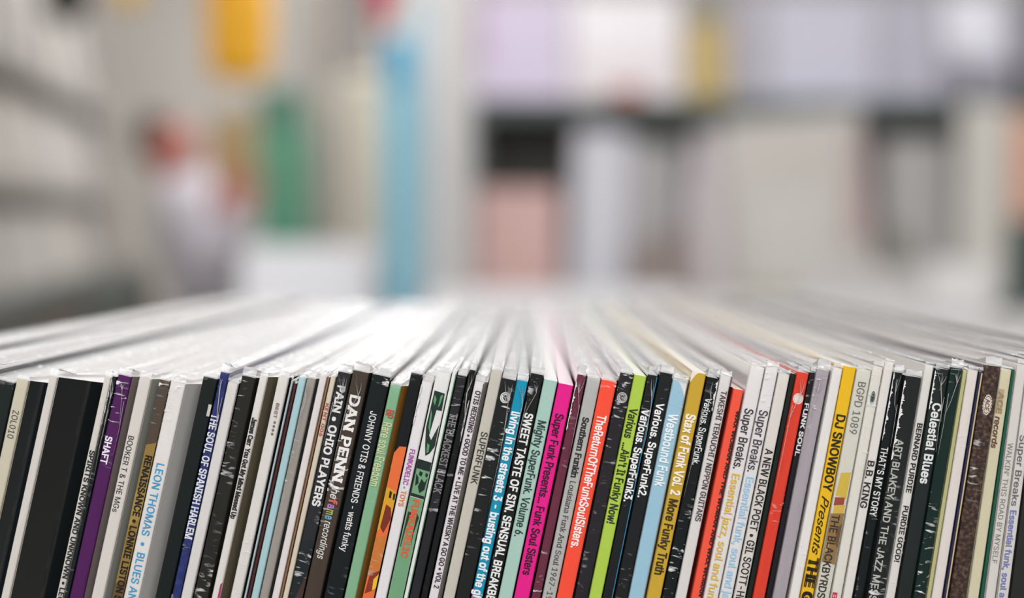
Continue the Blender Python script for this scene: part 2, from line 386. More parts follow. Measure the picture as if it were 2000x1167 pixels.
    '4': '227|20,53 20,79 123,254 155,254 54,83 54,81 207,81 207,53|141,0 141,61 141,73 141,159 171,159 171,0',
    '5': '227|111,-3 89,-1 70,6 54,16 41,30 33,47 30,65 61,65 64,54 69,44 77,36 87,30 98,26 111,25 125,27 138,32 149,41 157,52 162,66 164,81 162,97 157,111 148,122 137,131 124,137 109,138 84,134 73,129 64,123 34,126 48,254 183,254 183,226 75,226 67,151 68,151 77,157 89,162 101,166 115,167 131,165 147,160 161,153 172,143 182,130 189,116 194,99 195,82 193,58 184,38 171,21 154,8 134,-1',
    '6': '227|113,-3 91,-1 71,7 55,20 42,37 34,58 32,81 34,100 40,119 51,142 69,170 126,254 161,254 75,131 73,131 83,144 98,153 117,157 139,155 158,147 173,136 185,120 192,101 194,79 192,56 184,36 171,20 155,7 135,-1|113,24 127,26 139,31 149,40 157,51 162,64 164,79 162,94 157,107 149,118 139,126 127,131 113,133 99,131 87,126 77,118 69,107 64,94 62,79 64,64 69,51 77,40 87,31 99,26',
    '7': '227|48,0 162,224 162,226 31,226 31,254 195,254 195,224 82,0',
    '8': '227|113,-3 89,-1 68,6 50,17 37,31 29,48 26,68 28,83 33,98 40,110 51,121 63,128 76,132 76,133 59,141 46,154 38,171 35,190 38,209 45,225 57,239 73,249 92,256 113,258 134,256 153,249 169,239 181,225 188,209 191,190 188,171 180,154 167,141 150,133 150,132 164,128 176,121 186,110 194,98 199,83 200,68 198,48 189,31 176,17 158,6 137,-1|113,25 129,26 142,30 153,37 161,46 167,57 168,69 167,83 161,94 153,104 141,111 128,116 113,118 98,116 85,111 73,104 65,94 59,83 58,69 59,57 64,46 73,37 84,30 97,26|113,145 126,146 137,150 146,157 154,165 158,176 160,188 158,200 154,210 147,218 138,225 126,229 113,230 100,229 89,225 79,218 72,210 68,200 66,188 68,176 72,165 79,157 89,150 100,146',
    '9': '227|113,258 135,255 155,247 171,234 184,217 192,197 194,173 192,155 186,135 175,112 158,84 100,0 65,0 151,124 154,124 144,111 128,101 109,97 87,100 69,107 53,119 41,134 34,154 32,176 34,198 42,218 55,235 71,247 91,255|113,230 99,228 87,223 77,215 69,204 64,191 63,176 64,161 69,148 77,137 87,129 99,123 113,122 127,123 139,129 149,137 157,147 162,160 164,175 162,190 157,204 150,215 139,223 127,228',
    '&': '224|98,-3 75,-1 55,6 39,17 27,31 20,48 17,67 19,82 24,95 32,106 42,117 70,139 108,168 118,176 127,187 131,202 129,214 123,223 113,228 101,230 84,227 73,216 69,208 68,199 73,182 84,164 102,142 219,0 182,0 86,116 61,146 44,172 39,185 38,199 40,215 45,229 55,241 67,249 82,255 100,257 118,255 133,249 145,241 154,230 160,217 162,202 158,181 146,162 128,146 77,109 64,98 55,87 50,77 48,66 50,54 55,44 62,35 72,29 83,25 96,23 111,25 126,30 139,37 151,48 160,61 168,76 173,93 174,112 204,112 202,90 198,72 185,46 173,31 166,23 153,12 136,3 117,-2',
    '.': '94|48,-2 39,-1 31,4 26,12 25,20 26,29 31,37 39,42 48,43 56,42 64,37 69,29 71,20 69,12 64,4 56,-1',
    ',': '94|19,-60 34,36 68,36 42,-60',
    '-': '227|168,122 168,94 57,94 57,122',
    '!': '98|34,80 32,254 66,254 64,80|49,-2 40,-1 33,4 28,12 26,20 28,29 33,37 40,42 49,43 58,42 65,37 70,29 72,20 70,12 65,4 58,-1',
    "'": '103|39,159 35,254 68,254 64,159',
    '/': '125|117,266 36,-38 7,-38 89,266',
    '•': '194|97,46 83,48 70,54 58,62 50,73 44,87 43,101 44,115 50,128 58,140 70,148 83,154 97,156 112,154 125,148 136,140 144,128 150,115 152,101 150,87 144,73 136,62 125,54 112,48',
    ':': '94|48,-2 39,-1 31,4 26,12 25,20 26,29 31,37 39,42 48,43 56,42 64,37 69,29 71,20 69,12 64,4 56,-1|48,135 39,137 31,142 26,149 25,158 26,167 31,174 39,179 48,181 56,179 64,174 69,167 71,158 69,149 64,142 56,137',
    '*': '227|101,111 103,165 57,136 45,158 93,183 45,208 57,229 103,200 101,254 125,254 123,200 169,229 181,208 133,183 181,158 169,136 123,165 125,111',
    ' ': '94|',
}

# ------------------------------------------------------------------ the shop's shell
structure(MB().box(-2.2, 3.6, -3.0, 6.6, -0.1, 0.0).build('floor', paint('#9c948a', .4, .08, 3)))
structure(MB().box(-2.2, 3.6, -3.0, 6.6, 2.7, 2.8).build('ceiling', paint('#dcdad6', .7, .02, 3)))
structure(MB().box(-2.3, -2.2, -3.0, 6.7, 0.0, 2.7).build('wall_left', paint('#b9b4ae', .7, .03, 3)))
structure(MB().box(3.6, 3.7, -3.0, 6.7, 0.0, 2.7).build('wall_right', paint('#c4c0bb', .7, .03, 3)))
structure(MB().box(-2.2, 3.6, 6.6, 6.7, 0.0, 2.7).build('wall_back', paint('#b4afa9', .7, .03, 3)))

# ------------------------------------------------------------------ the table and the crate of the front row
wood = paint('#8d7350', .5, .15, 14)
tb = empty('display_table', (0, 0.15, 0))
tag(tb, 'plain wooden table carrying the front row of records', 'table')
MB().box(-.62, .62, -.32, .32, .745, .780).build('table_top', wood, tb, .003)
for sx in (-1, 1):
    for sy in (-1, 1):
        MB().box(sx * .56 - .03, sx * .56 + .03, sy * .27 - .03, sy * .27 + .03, 0, .745).build('leg', wood, tb, .003)
cr = empty('record_crate', (0, 0, .780))
tag(cr, 'low wooden crate holding the front row of record sleeves', 'crate')
pale = paint('#b79a6c', .5, .15, 14)
MB().box(-.32, .235, -.02, .335, 0, .022).build('base', pale, cr)
MB().box(-.32, .235, -.020, -.008, .022, .11).build('front_panel', pale, cr, .002)
MB().box(-.32, .235, .322, .335, .022, .20).build('rear_panel', pale, cr, .002)
MB().box(-.32, -.306, -.008, .322, .022, .20).build('side_panel', pale, cr, .002)
MB().box(.221, .235, -.008, .322, .022, .20).build('side_panel', pale, cr, .002)

_glyph_cache = {}


def glyph(ch, serif=False):
    k = (ch, serif)
    if k in _glyph_cache:
        return _glyph_cache[k]
    parts = GLYPHS[ch].split('|')
    adv = int(parts[0])
    cs = [[tuple(map(int, q.split(','))) for q in p.split(' ')] for p in parts[1:] if p]
    tris = []
    if cs:
        vs, fs = [], []
        for c in cs:
            fs.append(list(range(len(vs), len(vs) + len(c))))
            vs += [Vector((x, y)) for x, y in c]
        r = delaunay_2d_cdt(vs, [], fs, 1, 1e-4)
        for f in r[2]:
            p = [r[0][j] for j in f]
            cx, cy = sum(q.x for q in p) / len(p), sum(q.y for q in p) / len(p)
            wn = 0
            for c in cs:
                for j in range(len(c)):
                    (x0, y0), (x1, y1) = c[j], c[(j + 1) % len(c)]
                    side = (x1 - x0) * (cy - y0) - (cx - x0) * (y1 - y0)
                    if y0 <= cy < y1 and side > 0:
                        wn += 1
                    elif y1 <= cy < y0 and side < 0:
                        wn -= 1
            if wn:
                tris.append([(q.x, q.y) for q in p])
        if serif:
            tris += serifs(tris)
    _glyph_cache[k] = (adv, tris)
    return _glyph_cache[k]


CAP = 0
for _x in GLYPHS['H'].split('|')[1].split(' '):
    CAP = max(CAP, int(_x.split(',')[1]))
XH = 0
for _x in GLYPHS['x'].split('|')[1].split(' '):
    XH = max(XH, int(_x.split(',')[1]))


def _spans(tris, y):
    sp = []
    for t in tris:
        xs = []
        for j in range(len(t)):
            (x0, y0), (x1, y1) = t[j], t[(j + 1) % len(t)]
            if (y0 <= y) != (y1 <= y):
                xs.append(x0 + (x1 - x0) * (y - y0) / (y1 - y0))
        if len(xs) >= 2:
            sp.append([min(xs), max(xs)])
    sp.sort()
    out = []
    for s in sp:
        if out and s[0] <= out[-1][1] + 0.5:
            out[-1][1] = max(out[-1][1], s[1])
        else:
            out.append(s)
    return out


def serifs(tris):
    """short feet on every stem end of a glyph"""
    res = []
    e, th, ov = 0.03 * CAP, 0.10 * CAP, 0.065 * CAP
    for y, inside, outside in ((0, e, -e), (CAP, CAP - e, CAP + e), (XH, XH - e, XH + e)):
        beyond = _spans(tris, outside)
        for a, b in _spans(tris, inside):
            if b - a > 0.34 * CAP or any(q[0] < (a + b) / 2 < q[1] for q in beyond):
                continue
            y0, y1 = (y, y + th) if y == 0 else (y - th, y)
            up = 0.000003 + 0.000002 * (len(res) % 3)
            res.append([(a - ov, y0, up), (b + ov, y0, up), (b + ov, y1, up)])
            res.append([(a - ov, y0, up), (b + ov, y1, up), (a - ov, y1, up)])
    return res


def text_shape(s, weight=0.0, serif=False, slant=0.0):
    """triangles of a line of writing; '|' in s marks where the photograph cuts it off. Returns tris, visible length (cap height = 1)"""
    x, tris, cut = 0.0, [], None
    for ch in s:
        if ch == '|':
            cut = x
            continue
        adv, g = glyph(ch, serif)
        for t in g:
            tris.append([((x + p[0] + slant * p[1]) / CAP, p[1] / CAP, p[2] if len(p) > 2 else 0.0) for p in t])
        x += adv
    if weight > 0:
        base, tris = tris, []
        w = weight / 2
        for q, (dx, dy) in enumerate(((-w, -w), (w, -w), (-w, w), (w, w))):
            tris += [[(p[0] + dx, p[1] + dy, p[2] + q * 0.000010) for p in t] for t in base]
    return tris, (x if cut is None else cut) / CAP


def slope(x):
    """how far the sleeves lean at the picture's column x (sideways per height)"""
    T = ((-100, .219), (0, .219), (350, .219), (800, .217), (1000, .210), (1200, .204), (1450, .204), (1640, .186), (1760, .170), (1880, .158), (1990, .128), (2080, .115), (2400, .085))
    for (a, u), (b, v) in zip(T, T[1:]):
        if x <= b:
            return u + (v - u) * (x - a) / (b - a)
    return T[-1][1]


FLOOR_Z = 0.803          # inside bottom of the crate
SLEEVE_DEPTH = 0.312
MM = DIST / FOCAL_PX     # metres per picture pixel in the plane of the spines
SPECS = []


def deep(c):
    """black inks are printed a little deeper than they first look"""
    v = [int(c[i:i + 2], 16) for i in (1, 3, 5)]
    return c if max(v) > 66 else '#' + ''.join('%02x' % int(q * .74) for q in v)


def S(l8, r8, l11, r11, top, spine, face=None, label='', t=(), a=(), scuff=0.3, torn=(), drop=None, logo=None, tint=0.07, wrap=True):
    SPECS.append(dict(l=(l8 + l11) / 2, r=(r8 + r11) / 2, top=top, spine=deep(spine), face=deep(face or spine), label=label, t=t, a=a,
                      scuff=scuff, torn=torn, drop=drop, logo=logo, tint=tint, wrap=wrap))


K, W = '#232225', '#e6e3e1'
# left x and right x at picture row 800, the same at row 1167, top row, colours ... writing: (text, from row, to row, cap height px, colour, weight, options)
_rng = random.Random(5)
_x = -470
while _x < -60:
    _w = _rng.choice((22, 26, 30, 34))
    S(_x + 42, _x + 42 + _w, _x - 38, _x - 38 + _w, _rng.choice((716, 722, 728, 734)), _rng.choice(('#c9c3b8', '#5b5350', '#8e8a86', '#d6d1cb', '#a9786e', '#40454a')), None, 'sleeve beyond the left end, only its blurred pale top edge seen', scuff=.5)
    SPECS[-1]['group'] = 'sleeves beyond the left edge of the frame'
    _x += _w + 3
S(-44, 14, -120, -60, 743, '#26332e', '#26332e', 'dark green record sleeve at the very left of the row')
S(16, 42, -58, -34, 741, '#cbc4b0', '#20272a', 'cream record sleeve with small grey catalogue lettering, far left', t=[('ZOL010', 800, 856, 12, '#55524c', 0, {})])
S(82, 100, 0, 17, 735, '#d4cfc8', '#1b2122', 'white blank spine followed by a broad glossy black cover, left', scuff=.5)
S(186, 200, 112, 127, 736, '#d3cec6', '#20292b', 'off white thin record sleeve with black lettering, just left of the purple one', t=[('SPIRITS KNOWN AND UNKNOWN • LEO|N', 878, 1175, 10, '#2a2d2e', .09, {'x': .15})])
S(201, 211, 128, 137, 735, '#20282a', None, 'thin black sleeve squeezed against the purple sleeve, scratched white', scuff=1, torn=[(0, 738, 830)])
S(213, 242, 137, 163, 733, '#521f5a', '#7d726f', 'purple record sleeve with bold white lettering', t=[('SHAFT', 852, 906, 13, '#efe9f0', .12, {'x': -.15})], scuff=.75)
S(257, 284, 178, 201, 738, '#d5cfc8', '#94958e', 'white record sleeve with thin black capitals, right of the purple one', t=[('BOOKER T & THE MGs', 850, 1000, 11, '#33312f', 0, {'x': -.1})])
S(300, 321, 218, 239, 742, '#55483d', None, 'brown sleeve with gold patch and black lettering, left of the blue lettered white one', t=[('RENAISSANCE • LONNIE LISTON S|MITH', 888, 1172, 13, '#1f1a16', .1, {'x': .05})],
  a=[('#94783c', [(0, 870), (1, 862), (1, 1130), (0, 1140)]), ('#a88a48', [(0, 960), (1, 940), (1, 1010), (0, 1030)]), ('#6b5028', [(0, 1140), (1, 1130), (1, 1400), (0, 1400)])], scuff=.4)
S(322, 352, 239, 272, 747, '#dedad6', '#c9c6c2', 'wide white record sleeve with light blue lettering', t=[('LEON THOMAS  •  BLUES AN|D', 903, 1172, 15, '#3a9bcb', .03, {'x': .02})], scuff=.5)
S(380, 411, 304, 333, 737, '#1e2928', None, 'black sleeve between the blue lettered white sleeve and the blue one', a=[('#cfc8bb', [(.78, 787), (1, 787), (1, 810), (.78, 810)])], scuff=.4)
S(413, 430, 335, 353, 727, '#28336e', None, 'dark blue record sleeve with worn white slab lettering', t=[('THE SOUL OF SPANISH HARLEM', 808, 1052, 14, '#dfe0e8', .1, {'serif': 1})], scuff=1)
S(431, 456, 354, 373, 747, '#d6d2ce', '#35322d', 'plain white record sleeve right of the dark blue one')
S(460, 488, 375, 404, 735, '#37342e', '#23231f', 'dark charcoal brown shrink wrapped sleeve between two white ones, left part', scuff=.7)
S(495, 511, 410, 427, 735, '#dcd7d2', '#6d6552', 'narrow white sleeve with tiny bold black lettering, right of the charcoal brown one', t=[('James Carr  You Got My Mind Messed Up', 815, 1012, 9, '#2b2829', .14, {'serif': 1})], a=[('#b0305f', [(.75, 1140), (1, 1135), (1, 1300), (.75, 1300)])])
S(528, 551, 450, 471, 735, '#d8d4ce', '#2b2c2c', 'white sleeve with tiny red and grey marks near its top', t=[('BEST', 786, 816, 6, '#8d6b66', .05, {}), ('****', 820, 850, 8, '#7d6a66', .1, {})], scuff=.5)
S(556, 561, 476, 480, 743, '#a9b7ba', '#20282a', 'hair thin pale grey sleeve left of the pale blue one')
S(563, 570, 482, 487, 748, '#4c2727', None, 'thin dark maroon sleeve touching the pale blue one')
S(571, 586, 488, 504, 737, '#a9c8cc', None, 'pale blue blank narrow record sleeve, left part of the row')
S(587, 604, 505, 524, 738, '#9b958e', '#2c3630', 'grey brown clouded sleeve right of the narrow pale blue one', scuff=.8)
S(612, 627, 528, 543, 734, '#dcd5d2', None, 'plain white narrow sleeve left of the cream one with red marks')
S(628, 632, 544, 549, 736, '#8a6648', None, 'hair thin tan brown sleeve beside the cream one')
S(633, 644, 550, 561, 735, '#d2c7b5', None, 'narrow cream sleeve with tiny red lettering', t=[('KENT 006', 786, 852, 6, '#c4604c', .08, {})])
S(646, 671, 562, 591, 727, '#3b3c3f', None, 'charcoal sleeve with heavy white capitals', t=[('PAIN • OHIO PLAYERS', 752, 988, 15, W, .13, {'x': .0})], scuff=.75,
  a=[('#1d2428', [(0, 1060), (1, 1050), (1, 1400), (0, 1400)]), ('#4b3530', [(.45, 1167), (1, 1110), (1, 1300), (.3, 1300)])])
S(673, 704, 592, 628, 725, '#483d34', '#2b2826', 'dark brown sleeve with white slab capitals and four coloured letters', t=[('DAN PENN', 770, 941, 19, '#efece8', .12, {'serif': 1, 'x': -.02}), ('the', 947, 973, 15, '#e3dfda', .05, {'slant': .2}),
  ('f', 974, 983, 16, '#d96a5c', .1, {}), ('a', 984, 993, 16, '#c07ac4', .1, {}), ('m', 994, 1005, 16, '#a9b85c', .1, {}), ('e', 1006, 1014, 16, '#6fa8c6', .1, {}), ('recordings', 1016, 1090, 14, '#dcd8d2', .04, {'slant': .2})], scuff=1)
S(711, 747, 632, 671, 733, '#1f2729', None, 'wide black sleeve with white lettering, left of the sage green one', t=[('JOHNNY OTIS & FRIENDS - watts funky', 802, 1076, 13, '#e6e5e3', .05, {'x': .02})], scuff=.5)
S(751, 776, 672, 693, 752, '#86b08c', '#a87634', 'sage green sleeve with pale yellow lettering and two red letters', t=[('BP', 799, 816, 15, '#c2503f', .1, {}), ('Rare soul Freedom', 824, 950, 17, '#d6d6a4', .05, {})], scuff=.35)
S(788, 811, 706, 730, 729, '#1c2022', None, 'black sleeve with an orange and yellow cartoon lower down', scuff=.5,
  a=[('#e2713a', [(.0, 886), (.35, 872), (1, 870), (1, 1400), (0, 1400)]), ('#d7a12c', [(0, 952), (1, 958), (1, 1000), (.55, 985), (.3, 1030), (0, 1040)]), ('#7a2f22', [(.3, 985), (.8, 990), (1, 1010), (.6, 1040), (.2, 1030)]),
     ('#2b2120', [(.35, 958), (.6, 960), (.6, 972), (.4, 972)]), ('#2b2120', [(.75, 962), (.95, 962), (.95, 974), (.78, 974)]), ('#c67a38', [(0, 1050), (1, 1045), (1, 1120), (0, 1125)]), ('#8b3420', [(.2, 1120), (1, 1112), (.85, 1150), (.1, 1160)]), ('#ecc02f', [(.62, 1130), (1, 1118), (1, 1145), (.7, 1152)])])
S(813, 837, 731, 752, 745, '#dfdcdc', None, 'white torn edged sleeve with magenta and orange lettering', t=[('FUNKADELIC', 876, 946, 10, '#b455a8', .08, {}), ('•', 948, 954, 8, '#7fa0a8', .05, {}), ('TOYS', 957, 988, 10, '#e08a4a', .08, {})], torn=[(0, 752, 830)], scuff=.4)
S(838, 864, 755, 789, 727, '#e0dedb', None, 'white green and black printed sleeve with dripping orange lettering', scuff=.2, tint=.02,
  a=[('#1f3229', [(.12, 764), (.88, 766), (.92, 800), (.55, 800), (.42, 850), (.62, 858), (.95, 826), (.98, 868), (.72, 884), (.45, 890), (.28, 870), (.08, 836)]), ('#5f9c6c', [(.2, 772), (.4, 780), (.35, 792), (.2, 785)]), ('#5f9c6c', [(.62, 772), (.8, 768), (.7, 790), (.6, 795)]), ('#5f9c6c', [(.16, 800), (.3, 810), (.4, 845), (.25, 835)]), ('#5f9c6c', [(.4, 865), (.6, 868), (.62, 882), (.48, 884)]),
     ('#1d2b25', [(0, 898), (1, 900), (1, 972), (0, 970)]), ('#74a37c', [(.05, 916), (1, 918), (1, 966), (.05, 964)]), ('#1d2b25', [(.3, 920), (.55, 922), (.5, 930), (.3, 928)]), ('#1d2b25', [(.1, 926), (.3, 932), (.4, 944), (.2, 950)]), ('#1d2b25', [(.55, 934), (.8, 940), (.95, 930), (.9, 954), (.6, 962), (.4, 950)]), ('#1d2b25', [(.75, 921), (.95, 923), (.9, 930), (.75, 928)]),
     ('#74a37c', [(0, 971), (1, 973), (1, 1420), (0, 1420)]), ('#24382c', [(.1, 1000), (.35, 1002), (.2, 1030), (.12, 1070), (.06, 1068)]), ('#24382c', [(.75, 1000), (.95, 1008), (.8, 1040), (.82, 1068), (.74, 1040)])],
  t=[('FUNKADELIC', 974, 1088, 13, '#e06038', .12, {})])
S(866, 874, 790, 800, 727, '#dfe3dc', None, 'thin white sleeve with fine green edges right of the white and green one', a=[('#5d8a68', [(.78, 700), (.98, 700), (.98, 1400), (.78, 1400)])])
S(876, 896, 802, 821, 733, '#36363a', None, 'dark grey sleeve with blurred grey slab lettering', t=[('THE BLACKEST BLACK', 806, 962, 15, '#8d8a8b', .05, {'serif': 1})], scuff=.6)
S(898, 911, 823, 836, 722, '#1a1e1f', None, 'ragged black sleeve left of the small white slogan sleeve', torn=[(1, 780, 860)], scuff=1)
S(914, 937, 838, 855, 745, '#e0d9db', '#80837a', 'white sleeve with tiny spaced black capitals over its whole spine', t=[('OTIS REDDING • GOOD TO ME • LIVE AT THE WHISKY A GO GO • VOL 2', 762, 1148, 10, '#3a3338', .07, {'x': .05})], a=[('#5b2f4f', [(.93, 700), (1, 700), (1, 1400), (.93, 1400)])])
S(943, 966, 865, 889, 723, '#c6c0b4', None, 'beige sleeve with outlined dark capitals, middle of the row', t=[('SUPERFUNK', 842, 944, 13, '#3a3a35', .02, {'x': .05})], tint=.1)
S(967, 996, 890, 918, 740, '#292c2b', None, 'black creased sleeve with round white emblem, left of the turquoise one', logo=('BGP', 776, 20, 22, '#e8e6e2', '#2a2a2a', 0), scuff=.9)
S(998, 1020, 919, 943, 743, '#1692b2', None, 'turquoise sleeve with white lower case lettering', t=[('living in the streets 3 - busting out of the gh|etto', 803, 1172, 16, '#eef2f2', .12, {})], scuff=.8, a=[('#d0388c', [(-.0, 1150), (.14, 1150), (.06, 1400), (0, 1400)])])
S(1023, 1048, 944, 971, 730, '#242625', None, 'black sleeve with bold white capitals between turquoise and mint sleeves', t=[('SWEET TASTE OF SIN. SENSUAL BREAKBE|ATS', 806, 1172, 16, '#ecebe8', .11, {})], scuff=.8)
S(1050, 1078, 972, 1001, 742, '#a3c3b8', None, 'mint green sleeve with black lettering', t=[('Mighty SuperFunk. Volume 6.', 820, 1048, 16, '#2c3a38', .04, {})], scuff=.1, wrap=False)
S(1080, 1111, 1003, 1034, 750, '#df2087', None, 'bright magenta pink sleeve with black lettering', t=[('Super Funk Presents... Funk Soul Sisters', 807, 1122, 16, '#321526', .06, {})], scuff=.1, wrap=False)
S(1115, 1134, 1036, 1054, 732, '#6b3043', None, 'maroon wrinkled sleeve right of the magenta one', torn=[(0, 745, 840)], scuff=1)
S(1136, 1162, 1056, 1085, 738, '#b4b4b0', None, 'mid grey sleeve with black serif lettering', t=[('Southern Funkin', 814, 932, 12, '#2d2c2c', .1, {'serif': 1}), (' Louisiana Funk And Soul 1967-1979|', 934, 1190, 11, '#4a4846', 0, {'serif': 1})], scuff=.3)
S(1163, 1195, 1086, 1118, 743, '#f2543c', None, 'bright orange red sleeve with white lettering', t=[('TheReturnOfTheFunkSoulSisters.', 810, 1070, 17, '#f6ece8', .1, {})], scuff=.45, tint=.1)
S(1198, 1225, 1120, 1147, 729, '#373339', None, 'black sleeve with round white emblem between orange red and lime sleeves', logo=('BGP', 776, 20, 22, '#b9b5b5', '#55504f', 0), scuff=.7)
S(1226, 1252, 1148, 1174, 733, '#a9c64c', None, 'lime green sleeve with black lettering', t=[('Various  ...Ain\'t It Funky Now!', 797, 1022, 16, '#27301c', .06, {})], scuff=.1, tint=.1, wrap=False)
S(1253, 1272, 1175, 1197, 732, '#25282a', None, 'black sleeve with white lettering touching the lime one', t=[('Various. SuperFunk3.', 799, 980, 15, '#efeeec', .1, {})], scuff=.8, a=[('#2f83a8', [(.9, 700), (1, 700), (1, 1400), (.9, 1400)])])
S(1275, 1300, 1199, 1226, 728, '#262b2c', None, 'black sleeve with white lettering touching the sky blue one', t=[('Various. SuperFunk2.', 787, 972, 15, '#efeeec', .1, {})], scuff=.7)
S(1302, 1331, 1227, 1260, 742, '#9cc1d2', '#d2d2ce', 'sky blue sleeve with pointed top and white lettering', t=[('Westbound Funk', 808, 949, 18, '#e6eef0', .12, {})], scuff=.4, drop='point', tint=.1)
S(1338, 1365, 1262, 1292, 727, '#c29e36', None, 'mustard gold sleeve with rounded top, white then black lettering', t=[('Stax of Funk Vol. 2', 808, 967, 18, '#eee6d2', .13, {}), ('More Funky Truth', 973, 1122, 17, '#3a3018', .09, {})], scuff=.15, drop='round', tint=.1, wrap=False)
S(1367, 1391, 1294, 1317, 737, '#1b2223', None, 'black sleeve with white lettering right of the mustard gold one', t=[('Various. SuperFunk.', 777, 908, 13, '#e8e8e6', .06, {})], scuff=.9, torn=[(1, 740, 800)])
S(1394, 1417, 1318, 1340, 734, '#d8d4d0', '#2f2230', 'white sleeve with small dark capitals left of the narrow coral one', t=[('TAKESHI TERAUCHI / NIPPON GUITARS', 762, 1017, 11, '#54444c', .05, {'x': .1})])
S(1426, 1446, 1348, 1369, 760, '#ea5640', None, 'narrow coral red sleeve with half hidden black lettering', t=[('WAX WOMAN AND THE WOMAN AND WAX WOMAN AND THE', 800, 1230, 7, '#2c2020', .1, {'x': .38})], scuff=.1, tint=.1, wrap=False)
S(1448, 1478, 1374, 1403, 716, '#dedad8', None, 'white sleeve with black then yellow lettering', t=[('Super Breaks.', 797, 916, 17, '#403a3c', .04, {}), (' Essential jazz, soul and funk|', 918, 1178, 15, '#dcb64c', .06, {})], tint=.02)
S(1480, 1504, 1404, 1431, 716, '#dedad9', None, 'white sleeve with black then pale blue lettering', t=[('Super Breaks.', 800, 922, 17, '#4b454c', .04, {}), (' Essential funk, soul and jazz|', 924, 1190, 15, '#a5cbe2', .07, {})], tint=.02, scuff=.5)
S(1506, 1531, 1433, 1455, 730, '#d8d2cb', '#22302b', 'white sleeve with black capitals left of the glossy red one', t=[('A NEW BLACK POET • GIL SCOTT-HE|RON', 876, 1174, 15, '#2c2a2a', .04, {'x': .0})])
S(1532, 1541, 1457, 1467, 729, '#22302b', None, 'thin black green sleeve left of the glossy red one', wrap=False)
S(1543, 1566, 1469, 1495, 727, '#d94330', None, 'glossy red sleeve with pale round emblem and no lettering', logo=('', 778, 20, 22, '#e9d9d2', '#d0b0a8', 0), scuff=.9)
S(1567, 1578, 1496, 1506, 727, '#27242c', None, 'thin black sleeve with half torn white lettering, right of the glossy red one', t=[('FUNK SOUL', 786, 890, 8, '#dcd8d8', .12, {'x': .1})], scuff=.3)
S(1580, 1603, 1508, 1538, 722, '#a89fa4', '#7f8085', 'clouded grey lilac sleeve in loose plastic, left of the yellow one', scuff=.8)
S(1609, 1630, 1543, 1563, 719, '#e0dcd8', None, 'plain white sleeve touching the yellow one')
S(1631, 1656, 1564, 1590, 716, '#e2b322', None, 'bright yellow sleeve with black capitals and script lettering', t=[('DJ SNOWBOY', 808, 958, 17, '#2a2416', .08, {}), ('Presents', 966, 1078, 15, '#2a2416', .02, {'slant': .45}), ('THE G|ROOVE', 1088, 1176, 18, '#1d180f', .2, {'serif': 1})], scuff=.1, tint=.1, wrap=False)
S(1658, 1685, 1592, 1624, 722, '#cfcdc2', None, 'pale grey sleeve with thin grey figures at top and a yellow brown picture', t=[('BGPD 1089', 744, 848, 15, '#77736c', 0, {}), ('THE BLACKBYRDS', 1004, 1168, 15, '#3d3328', .05, {'x': -.1})],
  a=[('#cdb24a', [(.2, 924), (.9, 920), (.9, 972), (.1, 968)]), ('#d9cfb0', [(.35, 895), (.6, 895), (.6, 905), (.35, 905)]), ('#9b4a36', [(.1, 972), (.8, 970), (.8, 984), (.1, 988)]), ('#d0ae48', [(.15, 988), (.9, 984), (.9, 1004), (.15, 1006)]), ('#93744a', [(0, 1004), (.95, 1000), (.95, 1100), (0, 1098)]), ('#6f5236', [(.6, 1030), (.95, 1020), (.95, 1070), (.7, 1060)]), ('#b09466', [(.05, 1060), (.3, 1056), (.3, 1080), (.05, 1082)])])
S(1687, 1708, 1625, 1646, 716, '#d9d5cb', None, 'white sleeve with a tiny dark green emblem near its top', logo=('', 776, 9, 26, '#3a4c46', '#cfd5d0', 0), t=[('B|', 1155, 1172, 9, '#c2304c', .1, {'x': -.2})])
S(1710, 1729, 1648, 1667, 707, '#dcd7d1', None, 'white sleeve with wide spaced black capitals, right of the tiny green emblem one', t=[('B.B. KING', 898, 992, 13, '#343032', .06, {'x': -.1})])
S(1731, 1750, 1669, 1688, 727, '#1b2325', '#1b2325', 'ragged black sleeve with white capitals, right part of the row', t=[('THAT\'S MY STORY', 872, 1008, 13, '#e2e0dc', .06, {'x': -.05})], torn=[(0, 728, 860)], scuff=1)
S(1757, 1789, 1692, 1726, 735, '#2a312f', None, 'dark grey green sleeve in loose film with pale bold capitals', t=[('ART BLAKEY AND THE JAZZ MESS|ENGERS', 858, 1174, 14, '#b9b8b2', .08, {'x': -.15})], scuff=.7, torn=[(0, 745, 900)])
S(1794, 1813, 1728, 1746, 713, '#d8d4ce', None, 'narrow white sleeve with bold black capitals, right part of the row', t=[('BERNARD PURDIE', 825, 962, 10, '#2c2a2b', .07, {}), ('PURDIE GOOD!', 986, 1097, 10, '#2c2a2b', .07, {})])
S(1816, 1843, 1749, 1779, 720, '#2d3836', None, 'dark grey sleeve with bold white lettering left of the dark green one', t=[('Celestial Blues', 786, 944, 17, '#e4e4e2', .1, {'x': .05})], scuff=.8, torn=[(0, 725, 800)])
S(1845, 1868, 1781, 1808, 718, '#1d3a33', None, 'dark bottle green shrink wrapped blank sleeve, right part of the row', scuff=1)
S(1869, 1877, 1809, 1818, 723, '#b7b480', None, 'thin olive yellow sleeve left of the plain white one')
S(1878, 1899, 1819, 1841, 723, '#dad2cc', None, 'plain white sleeve between thin olive and thin navy sleeves')
S(1900, 1907, 1843, 1852, 725, '#2c2a46', None, 'thin navy sleeve with cream edge left of the brown speckled one', a=[('#c7b48a', [(.6, 700), (1, 700), (1, 1400), (.6, 1400)])])
S(1909, 1942, 1855, 1888, 714, '#43302a', None, 'brown speckled sleeve with a pale spiky oval emblem', logo=('ACE', 790, 19, 44, '#ddd6c8', '#7c5a48', 1), scuff=.6)
